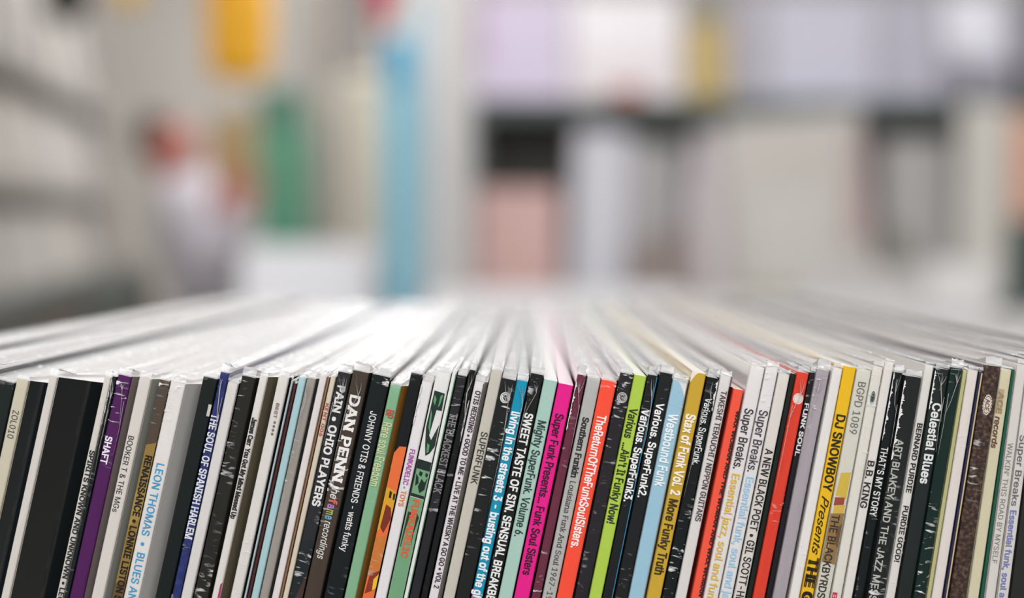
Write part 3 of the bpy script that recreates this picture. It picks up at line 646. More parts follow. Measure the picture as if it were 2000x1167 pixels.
S(1944, 1966, 1889, 1912, 721, '#cfc7aa', None, 'cream sleeve with a boxed brown label at its top', t=[('ACE', 764, 806, 11, '#a08a70', .05, {'slant': .15, 'x': -.15}), ('records', 812, 874, 11, '#6f4a3c', .08, {'slant': .15, 'x': -.15})], a=[('#b3a27f', [(.02, 759), (.6, 760), (.6, 808), (.02, 808)])])
S(1967, 1973, 1913, 1919, 721, '#1d5644', None, 'thin emerald green sleeve right of the cream boxed label one', wrap=False)
S(1975, 1993, 1924, 1946, 712, '#d3cec8', None, 'milky white sleeve with faint grey capitals near the right end', t=[('WALKIN\' THIS ROAD BY MYSELF', 864, 1100, 10, '#8f8a88', 0, {'x': -.1})], scuff=.4)
S(1995, 2014, 1949, 1974, 706, '#d5d0ca', None, 'white sleeve with grey then violet blue lettering near the right end', t=[('Super Breaks', 848, 988, 12, '#6f6b70', .03, {'x': -.1}), (' Essential funk, soul an|d', 990, 1176, 12, '#7880b8', .07, {'x': -.1})])
S(2016, 2046, 1977, 2010, 706, '#3a3a36', None, 'dark grey sleeve at the very right of the row')
_x = 2050
while _x < 2330:
    _w = _rng.choice((22, 26, 30))
    S(_x, _x + _w, _x - 38, _x - 38 + _w, _rng.choice((700, 706, 712)), _rng.choice(('#c9c3b8', '#5b5350', '#8e8a86', '#d6d1cb', '#b9ae94', '#40454a')), None, 'sleeve beyond the right end, only its blurred pale top edge seen', scuff=.5)
    SPECS[-1]['group'] = 'sleeves beyond the right edge of the frame'
    _x += _w + 3



EMBLEM_INK = 0.00012
ROW_MID, TIGHT = 0.021, 0.76


def make_sleeve(i, sp, nxt, prv):
    ymid = 983.5
    xc = (sp['l'] + sp['r']) / 2
    s = slope(xc)

    def centre(py):
        return at(xc - s * (py - ymid), py)
    top, low = centre(sp['top']), centre(1167)
    ax = (top - low).normalized()
    phi = math.atan2(ax.x, ax.z)
    cs = math.cos(phi)
    w = (sp['r'] - sp['l']) * MM * cs - 0.00012
    reach = w / 2 + (max(0.0, nxt - sp['r']) * MM if nxt is not None and xc < 1640 else 0.0)
    H = (top.z - FLOOR_Z - reach * math.sin(phi)) / ax.z
    base = top - ax * H
    root = empty('record_sleeve', base, (0, phi, 0))
    tag(root, sp['label'], 'record sleeve', sp.get('group', 'record sleeves in the front row'))

    def zl(py):                                  # height along the sleeve of a picture row
        return (centre(py) - base).dot(ax)
    gap_r = max(0.0, (nxt - sp['r']) * MM * cs - 0.0002) if nxt is not None else 0
    gap_l = max(0.0, (sp['l'] - prv) * MM * cs - 0.0002) if prv is not None else 0
    g = gap_r if xc < 1640 else 0
    gl = gap_l if xc > 1700 else 0
    h = w / 2
    t = math.tan(math.radians(58 if g > 0.0045 else 27))     # a loose cover stands wide open behind its spine
    poly = [(-h, 0.001), (h, 0.001)]
    kinds = [2 if sp['drop'] else 0]
    if g > 0.0004:
        poly += [(h + g, 0.001 + g / t)]; kinds += [1]
        poly += [(h + g, SLEEVE_DEPTH)]; kinds += [1]
    else:
        poly += [(h, SLEEVE_DEPTH)]; kinds += [1]
    if gl > 0.0004:
        poly += [(-h - gl, SLEEVE_DEPTH)]; kinds += [1]
        poly += [(-h - gl, 0.001 + gl / t)]; kinds += [1]
        kinds += [1]
    else:
        poly += [(-h, SLEEVE_DEPTH)]; kinds += [1]
        kinds += [1]
    def inward(x, y):                            # the row is packed tighter at its far side
        sh = (ROW_MID - (base_x + x)) * (1 - TIGHT) * max(0.0, y) / SLEEVE_DEPTH
        return x + sh * cs, sh * math.sin(phi)
    base_x = top.x
    paper = mix_hex('#dedbd9', sp['spine'], sp['tint'])
    n = len(poly)
    shifted = [inward(x, y) + (y,) for x, y in poly]
    V = [(x, y, dz) for x, dz, y in shifted] + [(x, y, H + dz) for x, dz, y in shifted]
    Fc = [tuple(reversed(range(n))), tuple(range(n, 2 * n))]
    I = [2, 2]
    for j in range(n):
        k = (j + 1) % n
        Fc.append((j, k, n + k, n + j)); I.append(kinds[j])
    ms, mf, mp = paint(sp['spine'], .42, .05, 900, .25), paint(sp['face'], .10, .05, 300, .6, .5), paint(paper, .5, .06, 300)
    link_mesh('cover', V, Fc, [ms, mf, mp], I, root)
    # the spine: a folded strip of board with rounded corners
    r = min(0.00045, h * 0.45)
    pts = [(-h, 0.00096)]
    for k in range(4):
        a = PI - (PI / 2) * k / 3
        pts.append((-h + r + r * math.cos(a), r - r * math.sin(a)))
    for k in range(1, 10):
        pts.append((-h + r + (2 * h - 2 * r) * k / 10, 0.0))
    for k in range(4):
        a = PI / 2 - (PI / 2) * k / 3
        pts.append((h - r + r * math.cos(a), r - r * math.sin(a)))
    pts.append((h, 0.00096))

    def dropped(x):
        u = (x + h) / (2 * h)
        if sp['drop'] == 'point':
            return MM * (2 + 60 * max(0.0, u - .3) ** 1.6)
        if sp['drop'] == 'round':
            return MM * (1.0 + 22 * max(0.0, .5 - u) ** 2 * 4)
        return MM * (0.6 * abs(u - .5))
    n = len(pts)
    V, Fc, I = [], [], []
    for x, y in pts:
        z = H - dropped(x)
        V += [(x, y, 0), (x, y, z), (x, 0.00096, z), (x, 0.00096, 0)]
    for j in range(n - 1):
        p, q = 4 * j, 4 * j + 4
        Fc += [(p, q, q + 1, p + 1), (p + 1, q + 1, q + 2, p + 2), (p + 3, p + 2, q + 2, q + 3), (p, p + 3, q + 3, q)]
        I += [0, 1, 1, 1]
    if sp['label'].startswith('brown speckled'):
        ms = mottled('#2b201d', '#4a342c', '#6b5a44', 900)
    elif sp['label'].startswith('dark blue'):
        ms = mottled('#222b60', '#28336e', '#353f7c', 500)
    link_mesh('spine', V, Fc, [ms, mp], I, root, False)
    # printed artwork on the spine
    if sp['a']:
        V, Fc, I, M = [], [], [], []
        for q, (col, poly) in enumerate(sp['a']):
            b0 = len(V)
            y = -0.00002 - 0.000006 * q
            V += [(-h * .98 + 2 * h * .98 * u, y, min(zl(py), H - .0004)) for u, py in poly]
            Fc.append(tuple(range(b0, len(V))))
            M.append(paint(col, .42, .08, 700)); I.append(q)
        link_mesh('spine_artwork', V, Fc, M, I, root)
    if sp['t']:
        V, Fc, I, M = [], [], [], []
        for (txt, y0, y1, cap, col, wt, op) in sp['t']:
            tris, ln = text_shape(txt, wt * .8, bool(op.get('serif')), op.get('slant', 0))
            z0, z1 = zl(y0), zl(y1)
            k = (z0 - z1) / ln
            c = cap * MM
            x0 = op.get('x', 0) * w - c / 2
            m = paint(col, .5, .03, 500)
            if m not in M:
                M.append(m)
            mi = M.index(m)
            for tr in tris:
                b0 = len(V)
                V += [(x0 + ty * c, -0.00016 - lift, z0 - tx * k) for tx, ty, lift in tr]
                Fc.append(tuple(range(b0, len(V)))); I.append(mi)
        link_mesh('spine_lettering', V, Fc, M, I, root)
    if sp['logo']:
        word, py, wpx, hpx, c1, c2, spiky = sp['logo']
        zc = zl(py)
        V, Fc, I = [], [], []
        nn = 40
        for k in range(nn):
            a = 2 * PI * k / nn
            e = (1.0 if k % 2 else .84) if spiky else 1.0
            V.append((wpx / 2 * MM * math.cos(a) * e, -0.00010, zc + hpx / 2 * MM * math.sin(a) * e))
        Fc.append(tuple(range(nn))); I.append(0)
        b0 = len(V)                                    # an inner ring line
        for rr in (.80, .72):
            for k in range(nn):
                a = 2 * PI * k / nn
                V.append((wpx / 2 * MM * math.cos(a) * rr, -EMBLEM_INK, zc + hpx / 2 * MM * math.sin(a) * rr))
        for k in range(nn):
            k2 = (k + 1) % nn
            Fc.append((b0 + k, b0 + k2, b0 + nn + k2, b0 + nn + k)); I.append(1)
        if word:
            tris, ln = text_shape(word, .1)
            kk = hpx * .52 * MM / ln
            cc = wpx * .42 * MM
            for tr in tris:
                b0 = len(V)
                V += [(-cc / 2 + ty * cc, -EMBLEM_INK - .00002 - lift, zc + hpx * .26 * MM - tx * kk) for tx, ty, lift in tr]
                Fc.append(tuple(range(b0, len(V)))); I.append(1)
        link_mesh('emblem', V, Fc, [paint(c1, .45, .08, 900), paint(c2, .45, .05, 900)], I, root)
    if sp['torn']:
        rng = random.Random(100 + i)
        V, Fc = [], []
        for side, y0, y1 in sp['torn']:
            m = int((y1 - y0) / 2.2)
            edge = -h if side == 0 else h
            sg = 1 if side == 0 else -1
            for k in range(m + 1):
                z = zl(y0 + (y1 - y0) * k / m)
                out = rng.uniform(.02, .30) * w * (0.6 + .4 * math.sin(k * .5)) * math.sin(PI * (k + .3) / (m + .6)) ** .4
                a = edge - sg * 0.00005
                V += [(a, -0.00035, z), (a + sg * (abs(out) + .00005), -0.00042, z + rng.uniform(-.0001, .0001)),
                      (a, -0.00025, z), (a + sg * (abs(out) + .00005), -0.00030, z)]
            b0 = len(V) - 4 * (m + 1)
            for k in range(m):
                p, q = b0 + 4 * k, b0 + 4 * k + 4
                Fc += [(p, p + 1, q + 1, q), (p + 2, q + 2, q + 3, p + 3), (p + 1, p + 3, q + 3, q + 1)]
        link_mesh('torn_film', V, Fc, [paint('#dcdad8', .35, .1, 1500)], None, root)
    # gathered creases of the film below the top corner
    if sp['wrap'] and sp['scuff'] >= .75 and sp['l'] > -60 and sp['r'] < 2020:
        rng = random.Random(500 + i)
        V, Fc = [], []

        def crease(x0, z0, x1, z1, wd):
            d = Vector((x1 - x0, z1 - z0))
            nn = Vector((-d.y, d.x)).normalized() * wd / 2
            b0 = len(V)
            mx, mz = x0 + d.x * .55 + nn.x * rng.uniform(-4, 4), z0 + d.y * .55 + nn.y * rng.uniform(-4, 4)
            for x, z, k in ((x0, z0, 1.0), (mx, mz, .8), (x1, z1, .15)):
                V.extend([(x + nn.x * k, -.00078, z + nn.y * k), (x, -.00092, z), (x - nn.x * k, -.00078, z - nn.y * k)])
            for k in (0, 3):
                Fc.extend([(b0 + k, b0 + k + 1, b0 + k + 4, b0 + k + 3), (b0 + k + 1, b0 + k + 2, b0 + k + 5, b0 + k + 4)])
        ax0 = rng.uniform(-.25, .3) * w
        az = zl(sp['top'] + rng.uniform(26, 46))
        for k in range(7):
            u = -.46 + .92 * (k + rng.uniform(-.3, .3)) / 6
            f = rng.uniform(.45, .97)
            if rng.random() < .3:
                continue
            crease(ax0, az, ax0 + (u * w - ax0) * f, az + (H - .0003 - az) * f, rng.uniform(.00006, .00020))
        sd = rng.choice((-1, 1))
        crease(ax0, az, sd * .46 * w, az - rng.uniform(.004, .012), rng.uniform(.00012, .00026))
        crease(sd * .40 * w, az - .003, sd * .46 * w, az - rng.uniform(.014, .03), .00014)
        link_mesh('film_creases', V, Fc, [paint('#c9c7c6', .3, .1, 1500)], None, root)
    # shrink film round the spine and over the top edge
    if sp['wrap']:
        rng = random.Random(i)
        nx, nz = 5, 46
        V, Fc, I = [], [], []
        zs = [H * (k / 12.0) for k in range(8)] + [H * (8 / 12.0) + (H + .0004 - H * 8 / 12.0) * k / (nz - 8) for k in range(nz - 7)]
        rough = 0.00012 + 0.00030 * sp['scuff']
        rows = []
        for z in zs:
            rows.append([((-h + 2 * h * k / nx), -0.00028 - rng.random() * rough * (1 if 0 < k < nx else .2), z) for k in range(nx + 1)])
        crest = rng.uniform(.0006, .0022) * (0.4 + sp['scuff'])
        nf = len(rows)
        for q, (yy, zz) in enumerate(((0.0002, crest), (0.0022, crest * .7), (0.006, .0006), (0.015, .0007), (0.03, .0006), (0.06, .0005), (0.11, .0007), (0.18, .0005), (0.25, .0007), (0.31, .0004))):
            wide = min(1.0, yy / .025) if yy > .001 else 0.0
            rw = []
            for k in range(nx + 1):
                x, dz = inward(-h - gl * wide + (2 * h + (gl + g) * wide) * k / nx, yy)
                rw.append((x, yy, H + dz + zz + rng.uniform(0, .0006) * (1.0 if q < 4 else .5)))
            rows.append(rw)
        for rw in rows:
            V += rw
        for a in range(len(rows) - 1):
            for k in range(nx):
                p = a * (nx + 1) + k
                Fc.append((p, p + 1, p + nx + 2, p + nx + 1))
                I.append(0 if a < nf - (2 if sp['scuff'] < .7 else 4) else (2 if a < nf - 1 else 1))
        sc = 0.0 if sp['scuff'] < .25 else (.35 if sp['scuff'] < .6 else (.7 if sp['scuff'] < .85 else 1.0))
        link_mesh('plastic_wrap', V, Fc, [film(sc), film(1.0, .34, 'top'), film(1.0, 0.0, 'shoulder')], I, root, True)
    return root


def mix_hex(a, b, t):
    o = '#'
    for i in (1, 3, 5):
        o += '%02x' % int(round(int(a[i:i + 2], 16) * (1 - t) + int(b[i:i + 2], 16) * t))
    return o


for _i, _sp in enumerate(SPECS):
    if _i and _sp['l'] < SPECS[_i - 1]['r']:
        _m = (_sp['l'] + SPECS[_i - 1]['r']) / 2
        _sp['l'] = _m
        SPECS[_i - 1]['r'] = _m
for _i, _sp in enumerate(SPECS):
    _n = SPECS[_i + 1]['l'] if _i + 1 < len(SPECS) else None
    _p = SPECS[_i - 1]['r'] if _i else None
    make_sleeve(_i, _sp, _n, _p)

# ------------------------------------------------------------------ the shop behind, out of focus
def cover_sleeve(p, width, colour, label, lean=0.16, turn=0.0, roll=0.0, group=None, art=None, height=None, name='record_sleeve'):
    """a record standing face on: p is the middle of its bottom edge"""
    hgt = height or width
    root = empty(name, Vector(p) + Vector((0, 0, .0015)), (-lean, roll, turn))
    tag(root, label, 'record sleeve', group)
    b = MB().box(-width / 2, width / 2, 0, .004, 0, hgt)
    b.build('cover', paint(colour, .35, .03, 20), root, .0008)
    m = MB().box(-width / 2 + .004, width / 2 - .004, .0042, .0046, .004, hgt - .004)
    m.build('back_print', paint(mix_hex(colour, '#d8d4d0', .5), .5, .03, 20), root)
    if art:
        V, Fc, I, M = [], [], [], []
        for q, (c, poly) in enumerate(art):
            b0 = len(V)
            V += [((u - .5) * width, -.0006 - .0001 * q, v * hgt) for u, v in poly]
            Fc.append(tuple(range(b0, len(V)))); I.append(q); M.append(paint(c, .4, .04, 20))
        link_mesh('cover_artwork', V, Fc, M, I, root)
    return root


def box_thing(name, label, cat, x0, x1, y0, y1, z0, z1, colour, group=None, bevel=.004):
    o = MB().box(x0, x1, y0, y1, z0, z1).build(name, paint(colour, .5, .05, 8), None, bevel)
    return tag(o, label, cat, group)


# --- display rack along the left wall, a little askew
RK = Vector((-1.22, 3.4 - DIST, 0))
RA = 0.143
RM = Matrix.Translation(RK) @ Matrix.Rotation(RA, 4, 'Z')
rk = empty('display_rack', RK, (0, 0, RA))
tag(rk, 'pale grey display rack with ledges along the left wall', 'rack')
pg, dk = paint('#aaa49e', .5, .04, 6), paint('#5f6360', .5, .05, 6)
lg = paint('#9a9591', .5, .05, 6)
MB().box(-.20, -.17, -.9, 2.45, 0, 2.05).build('back_panel', pg, rk)
for z, dep, mt in ((.885, .06, dk), (1.19, -.075, lg), (1.53, -.075, lg)):
    MB().box(-.17, dep, -.9, 2.45, z, z + .028).build('ledge', mt, rk, .003)
    MB().box(dep - .012, dep, -.9, 2.45, z + .028, z + .058).build('ledge_lip', mt, rk)
for y in (-.9, 2.41):
    MB().box(-.17, -.1, y, y + .04, 0, 2.05).build('upright', lg, rk)
names = [('#b3aeaa', 'warm grey'), ('#aea9a5', 'plain grey'), ('#b7b2ac', 'beige grey'), ('#b0aca9', 'cool grey'), ('#b5afa7', 'sand grey'), ('#ada8a4', 'stone grey')]
n = 0
for z, lv in ((.9135, 'lowest'), (1.2185, 'middle'), (1.5585, 'top')):
    for k in range(6):
        c, cn = names[(k + n) % 6]
        pp = RM @ Vector((-.105, -.1 + k * .44, z))
        cover_sleeve(pp, .40 if z < 1.5 else .34, c, '%s sleeve on the %s ledge of the left wall rack, %s from the front' % (cn, lv, ('first', 'second', 'third', 'fourth', 'fifth', 'last')[k]), .16, PI / 2 + RA, 0, 'sleeves on the left wall rack', None, .262 if z < 1 else (.29 if z < 1.5 else .315))
    n += 2

# a dark hat and a small yellow sign hung over the rack
def hanging(name, label, cat, px, py0, py1, wpx, dist, colour, shape, mats2=None):
    """something that hangs on a cord from the ceiling; its outline runs (u across, v up from its lower end)"""
    y = dist - DIST
    a, b = at(px, py1, y), at(px, py0, y)
    wid = wpx * dist / FOCAL_PX
    hgt = b.z - a.z
    root = empty(name, (a.x, y, a.z))
    tag(root, label, cat)
    th = wid * .32
    rings = []
    V, Fc = [], []
    seg = 20
    for (u, v) in shape:
        for s in range(seg):
            t = 2 * PI * s / seg
            V.append((math.copysign(abs(math.cos(t)) ** .7, math.cos(t)) * u * wid / 2, math.copysign(abs(math.sin(t)) ** .7, math.sin(t)) * u * th / 2, v * hgt))
    for r in range(len(shape) - 1):
        for s in range(seg):
            s2 = (s + 1) % seg
            Fc.append((r * seg + s, r * seg + s2, (r + 1) * seg + s2, (r + 1) * seg + s))
    Fc.append(tuple(reversed(range(seg)))); Fc.append(tuple((len(shape) - 1) * seg + s for s in range(seg)))
    link_mesh('body', V, Fc, [paint(colour, .55, .08, 10)], None, root, True)
    MB().tube([(0, 0, hgt), (0, 0, 2.7 - a.z)], .004, 8).build('cord', paint('#6a6864'), root)
    return root


hanging('shoulder_bag', 'bright yellow bag hanging high, left of the pillar', 'bag', 468, -60, 158, 128, 4.4, '#e0a41a', [(.55, 0), (.86, .03), (.95, .15), (1.0, .5), (1.0, .8), (.9, .96), (.6, 1)])
hanging('paper_lantern', 'dark olive ornament hanging above the left rack', 'ornament', 132, -90, 46, 95, 3.2, '#34332b', [(.3, 0), (.75, .08), (1, .35), (1, .7), (.6, .95), (.2, 1)])
hanging('paper_lantern', 'small yellow ornament hanging at the top left', 'ornament', 250, -60, 14, 58, 4.6, '#cfa631', [(.3, 0), (.8, .1), (1, .4), (.9, .8), (.3, 1)])
hanging('pennant', 'dark red pointed pennant hanging over the teal panel', 'pennant', 748, -70, 66, 62, 3.0, '#a8324a', [(.12, 0), (.5, .22), (.85, .5), (1, .8), (1, 1)])

# --- pillar and the things round it
d = 3.2
a, b = at(803, 500, d - DIST), at(920, 500, d - DIST)
structure(MB().box(a.x, b.x, d - DIST, d - DIST + .2, 0, 2.7).build('pillar', paint('#bfbcba', .5, .02, 6)))
q = at(838, 500, d - DIST)
box_thing('pillar_strip', 'pale blue strip on the left edge of the white pillar', 'poster', a.x + .001, q.x, d - DIST - .009, d - DIST - .001, .95, 1.62, '#b4cdd8')  # thin pale blue strip in front of the pillar's left edge
d = 3.0
a, b = at(749, 570, d - DIST), at(800, 70, d - DIST)
t = empty('display_stand', ((a.x + b.x) / 2, d - DIST + .04, 0))
tag(t, 'tall narrow teal blue panel standing left of the white pillar', 'panel')
hw = (b.x - a.x) / 2
MB().box(-hw, hw, -.03, .03, .02, b.z - .10).build('board', paint('#6fa9bb', .5, .05, 6), t, .006)
MB().box(-hw, hw, -.031, .031, b.z - .10, b.z).build('header', paint('#2f8fb0', .5, .05, 6), t, .006)
MB().box(-hw * 1.1, hw * 1.1, -.11, .07, 0, .02).build('base', dk, t, .004)
d = 4.2
a, b = at(504, 470, d - DIST), at(590, 172, d - DIST)
t = empty('display_column', ((a.x + b.x) / 2, d - DIST + .07, 0))
tag(t, 'tall green cardboard column standing behind the white sleeves', 'column display')
hw = (b.x - a.x) / 2
MB().prism([(-hw, -.05), (hw * .5, -.07), (hw, .02), (hw, .07), (-hw, .07)], 0, b.z - .12).build('carton', paint('#5f9a7e', .5, .05, 6), t)
MB().prism([(-hw, -.05), (hw * .3, -.06), (hw * .8, .02), (hw * .8, .07), (-hw, .07)], b.z - .12, b.z).build('cap_panel', paint('#557f6c', .5, .05, 6), t)
d = 4.6
for px, wpx, c, lb in ((614, 46, '#a39d97', 'grey steel upright right of the green column'), (572, 22, '#aab0b4', 'thin bluish steel upright behind the green column')):
    a = at(px, 200, d - DIST)
    r = wpx * d / FOCAL_PX / 2
    t = empty('steel_upright', (a.x, d - DIST, 0))
    tag(t, lb, 'post')
    MB().box(-r, r, -.02, .02, .01, 2.7).build('post', paint(c, .4, .04, 6), t, .003)
    MB().box(-r - .004, r + .004, -.05, .05, 0, .01).build('foot', dk, t)
d = 5.2
a, b = at(645, 470, d - DIST), at(830, 140, d - DIST)
t = empty('storage_cabinet', ((a.x + b.x) / 2, d - DIST, 0))
tag(t, 'cream cupboard with rounded top left of the pillar', 'cabinet')
hw = (b.x - a.x) / 2
o = MB().box(-hw, hw, 0, .4, .04, b.z).build('body', paint('#c6c1b3', .5, .03, 6), t, .045)
MB().box(-hw + .03, hw - .03, -.018, 0, .09, b.z - .05).build('door', paint('#c8c3b5', .5, .03, 6), t, .01)
MB().box(hw - .09, hw - .07, -.05, -.018, 1.0, 1.2).build('handle', dk, t, .004)
MB().box(-hw + .02, hw - .02, .03, .38, 0, .04).build('base', dk, t)
d = 6.85
a, b = at(585, 150, d - DIST), at(728, -80, d - DIST)
t = empty('wall_poster', ((a.x + b.x) / 2, 6.6, (a.z + b.z) / 2))
tag(t, 'dark grey poster on the back wall above the cream cupboard', 'poster')
hw, hh = abs(b.x - a.x) / 2, abs(b.z - a.z) / 2
MB().box(-hw, hw, -.012, -.001, -hh, hh).build('frame', paint('#77726d', .5, .04, 6), t)
MB().box(-hw + .02, hw - .02, -.016, -.012, -hh + .02, hh - .02).build('print', paint('#7d7873', .5, .06, 6), t)
# --- bins of records standing face on
def bin_unit(label, x0, x1, y0, y1, z, h=.13):
    t = empty('record_bin', ((x0 + x1) / 2, (y0 + y1) / 2, 0))
    tag(t, label, 'bin')
    w, dp = (x1 - x0) / 2, (y1 - y0) / 2
    wd = paint('#b9b2a8', .5, .06, 6)
    MB().box(-w, w, -dp, dp, z - .02, z).build('base', wd, t)
    MB().box(-w, w, -dp, -dp + .014, z, z + h).build('front_panel', wd, t)
    MB().box(-w, w, dp - .014, dp, z, z + h).build('rear_panel', wd, t)
    for s in (-1, 1):
        MB().box(s * w - .007, s * w + .007, -dp, dp, z, z + h).build('side_panel', wd, t)
        for u in (-1, 1):
            MB().box(s * (w - .04) - .02, s * (w - .04) + .02, u * (dp - .04) - .02, u * (dp - .04) + .02, 0, z - .02).build('leg', dk, t)
    return t


def fill(x, ys, z, colours, label, group, lean=.16, zs=None):
    for k, y in enumerate(ys):
        ordn = ('front', 'second', 'third', 'fourth', 'fifth', 'sixth', 'seventh', 'eighth')[k]
        hh = .315 if not zs else zs[k]
        cover_sleeve((x, y, z + .001), .315, colours[k % len(colours)], label % ordn, lean, random.uniform(-.02, .02), 0, group, None, hh)


bin_unit('pale bin with white sleeves standing left of the teal panel', -.68, -.27, 2.93, 3.36, .745)
fill(-.49, [2.97 + .05 * k for k in range(6)], .745, ['#dedee2', '#d9d8da', '#d4d2d2', '#dcdad6', '#d0cfd2', '#d8d4d0'], 'white %s sleeve in the bin left of the teal panel', 'sleeves in the bin left of the pillar')
bin_unit('pale bin with white sleeves close behind the front row', -.16, .92, 1.18, 1.70, .745)
fill(.055, [1.22 + .06 * k for k in range(5)], .745, ['#dddce0', '#d4d2d6', '#d9d6d6', '#cfcdd0', '#d5d3d0'], 'white %s sleeve in the left stack of the near bin', 'sleeves in the near bin', .16, [.298, .300, .305, .302, .3])
fill(.40, [1.23 + .06 * k for k in range(5)], .745, ['#d0cfd1', '#cbc9c8', '#d2d0cf', '#c6c4c2', '#cdcbc9'], 'pale grey %s sleeve of the near bin, middle stack', 'sleeves in the near bin', .16, [.282, .286, .289, .287, .29])
fill(.74, [1.22 + .06 * k for k in range(5)], .745, ['#cdcbca', '#c4c1bf', '#d0cdca', '#bfbcba', '#c9c6c3'], 'grey %s sleeve of the near bin, right stack', 'sleeves in the near bin', .16, [.268, .27, .274, .272, .27])

a, b, q = at(1432, 560, 1.60), at(1560, 560, 1.60), at(1500, 556, 1.62)
cover_sleeve(((a.x + b.x) / 2, 1.60, .746), b.x - a.x, '#a3a18c', 'small olive green sleeve at the back of the near bin', .1, 0, 0, 'sleeves in the near bin', None, q.z - .746)

# --- free standing rack on the right, two levels of records face on
D2 = 4.15
Y2 = D2 - DIST
a = at(922, 210, Y2)
zsh = at(1400, 196, Y2).z
t = empty('record_rack', (a.x + .95, Y2, 0))
tag(t, 'dark green grey two level rack of face on records right of the pillar', 'rack')
gr = paint('#59625f', .5, .05, 6)
MB().box(-.95, .95, .24, .27, 0, 1.9).build('back_panel', paint('#a5a19c', .5, .04, 6), t)
MB().box(-.95, .95, -.08, .24, zsh - .05, zsh).build('shelf', gr, t, .003)
MB().box(-.95, .95, -.22, .24, .82, .855).build('shelf', gr, t, .003)
for x in (-.95, .92):
    MB().box(x, x + .03, -.08, .24, 0, zsh - .05).build('side_panel', gr, t)
MB().box(-.95, .95, -.22, -.20, .855, .90).build('lip', gr, t)
MB().box(-.92, -.66, .22, .24, 1.05, zsh - .05).build('void_shade_panel', paint('#5e5d58', .6, .05, 6), t)  # dark sheet standing in for the shade of an empty bay
MB().box(-.95, .95, -.02, .24, 0, .06).build('base', gr, t)

UP = [  # px from, px to, top row, colour, label, artwork
    (928, 1108, '#d2c6dd', 'lilac sleeve on the upper shelf next to the pillar', [('#b394b4', [(0, .35), (.10, .3), (.08, 1), (0, 1)])]),
    (1112, 1332, '#e4dcdf', 'white and pale pink sleeve on the upper shelf', [('#f0ecf0', [(.05, .45), (.95, .45), (.95, 1), (.05, 1)])]),
    (1336, 1424, '#bfa564', 'narrow mustard and grey sleeve on the upper shelf', [('#8f8a80', [(0, .72), (1, .72), (1, 1), (0, 1)])]),
    (1430, 1498, '#b4b0bb', 'narrow grey violet sleeve on the upper shelf', None),
    (1502, 1716, '#c8c7d6', 'pale lavender sleeve on the upper shelf', None),
    (1720, 1840, '#bab7c6', 'grey lavender sleeve on the upper shelf, left of the bright white one', None),
    (1844, 1978, '#d9d9e6', 'bright white and violet grey sleeve on the upper shelf', [('#9d97a4', [(0, 0), (1, 0), (1, .34), (0, .40)]), ('#47524f', [(.28, 0), (.42, 0), (.38, .3), (.3, .3)]), ('#f2f2fb', [(.05, .52), (.85, .5), (.85, 1), (.05, 1)])]),
    (1982, 2150, '#8f8d94', 'grey sleeve at the right end of the upper shelf', [('#333d3a', [(0, 0), (.2, 0), (.2, .4), (0, .3)])]),
]
for k, (x0, x1, c, lb, art) in enumerate(UP):
    yy = Y2 + .02 + .012 * (k % 2)
    a, b = at(x0, 190, yy), at(x1, 190, yy)
    cover_sleeve(((a.x + b.x) / 2, yy, zsh + .0005), b.x - a.x - .004, c, lb, .14, 0, 0, 'sleeves on the upper shelf of the right rack', art, .315)
a = at(1225, 195, Y2 - .04)
o = MB().box(-.045, .045, -.02, .02, 0, .035).build('price_card', paint('#c46a5c', .5), None, .003)
o.location = (a.x, Y2 - .05, zsh + .0005)
tag(o, 'small reddish card lying on the upper shelf edge', 'card')

LOW = [  # px range, top row, distance in front of the rack, colour, label, roll, artwork
    (926, 1092, 372, .33, '#cfa9a4', 'dusty pink sleeve in the lower level next to the pillar', .02, [('#b78f88', [(0, .0), (1, .0), (1, .2), (0, .2)])]),
    (1106, 1222, 262, .20, '#cfcdd6', 'white lilac narrow sleeve in the lower level', .05, None),
    (1226, 1330, 285, .12, '#aeaaab', 'mid grey sleeve in the lower level', 0, [('#9b8d86', [(0, 0), (1, 0), (1, .5), (0, .38)])]),
    (1322, 1474, 272, .19, '#cdc4c7', 'pale rose grey sleeve in the lower level', .10, [('#a89a95', [(0, 0), (.35, 0), (.1, .5), (0, .5)])]),
    (1440, 1726, 240, .25, '#c4bfb9', 'large cream record sleeve in the lower level, middle', -.09, [('#b9a6a2', [(.78, .3), (1, .3), (1, .9), (.9, .9)]), ('#cbc8c2', [(.15, .1), (.7, .1), (.75, .6), (.2, .6)])]),
    (1728, 1872, 272, .12, '#b8b5b3', 'grey sleeve in the lower level right of the large cream one', 0, [('#8a877a', [(0, .0), (.45, .0), (.4, .42), (.1, .5)])]),
    (1868, 1976, 208, .25, '#cfccc4', 'tall cream sleeve at the right of the lower level', .04, None),
    (1984, 2100, 224, .25, '#d9a58e', 'salmon orange and dark teal sleeve at the right edge', 0, [('#2e4a47', [(0, 0), (1, 0), (1, .45), (0, .48)])]),
]
for k, (x0, x1, top, fwd, c, lb, roll, art) in enumerate(LOW):
    yy = Y2 + .20 - .10 - fwd if fwd < .3 else Y2 - .19
    a, b = at(x0, top, yy), at(x1, top, yy)
    cover_sleeve(((a.x + b.x) / 2, yy, .8556 + abs(roll) * (b.x - a.x) / 2), b.x - a.x - .01, c, lb, .10, 0, roll, 'sleeves on the lower level of the right rack', art, (a.z - .8556) / .985)
a = at(1880, 512, 3.2)
cover_sleeve((a.x, 3.2, .746), .17, '#dddcdc', 'white small sleeve standing in front of the right rack', .1, 0, 0, None, None, a.z - .746)
t = empty('low_table', (a.x - .12, 3.3, 0))
tag(t, 'low pale table in front of the right rack', 'table')
MB().box(-.45, .45, -.16, .16, .715, .745).build('table_top', pg, t, .003)
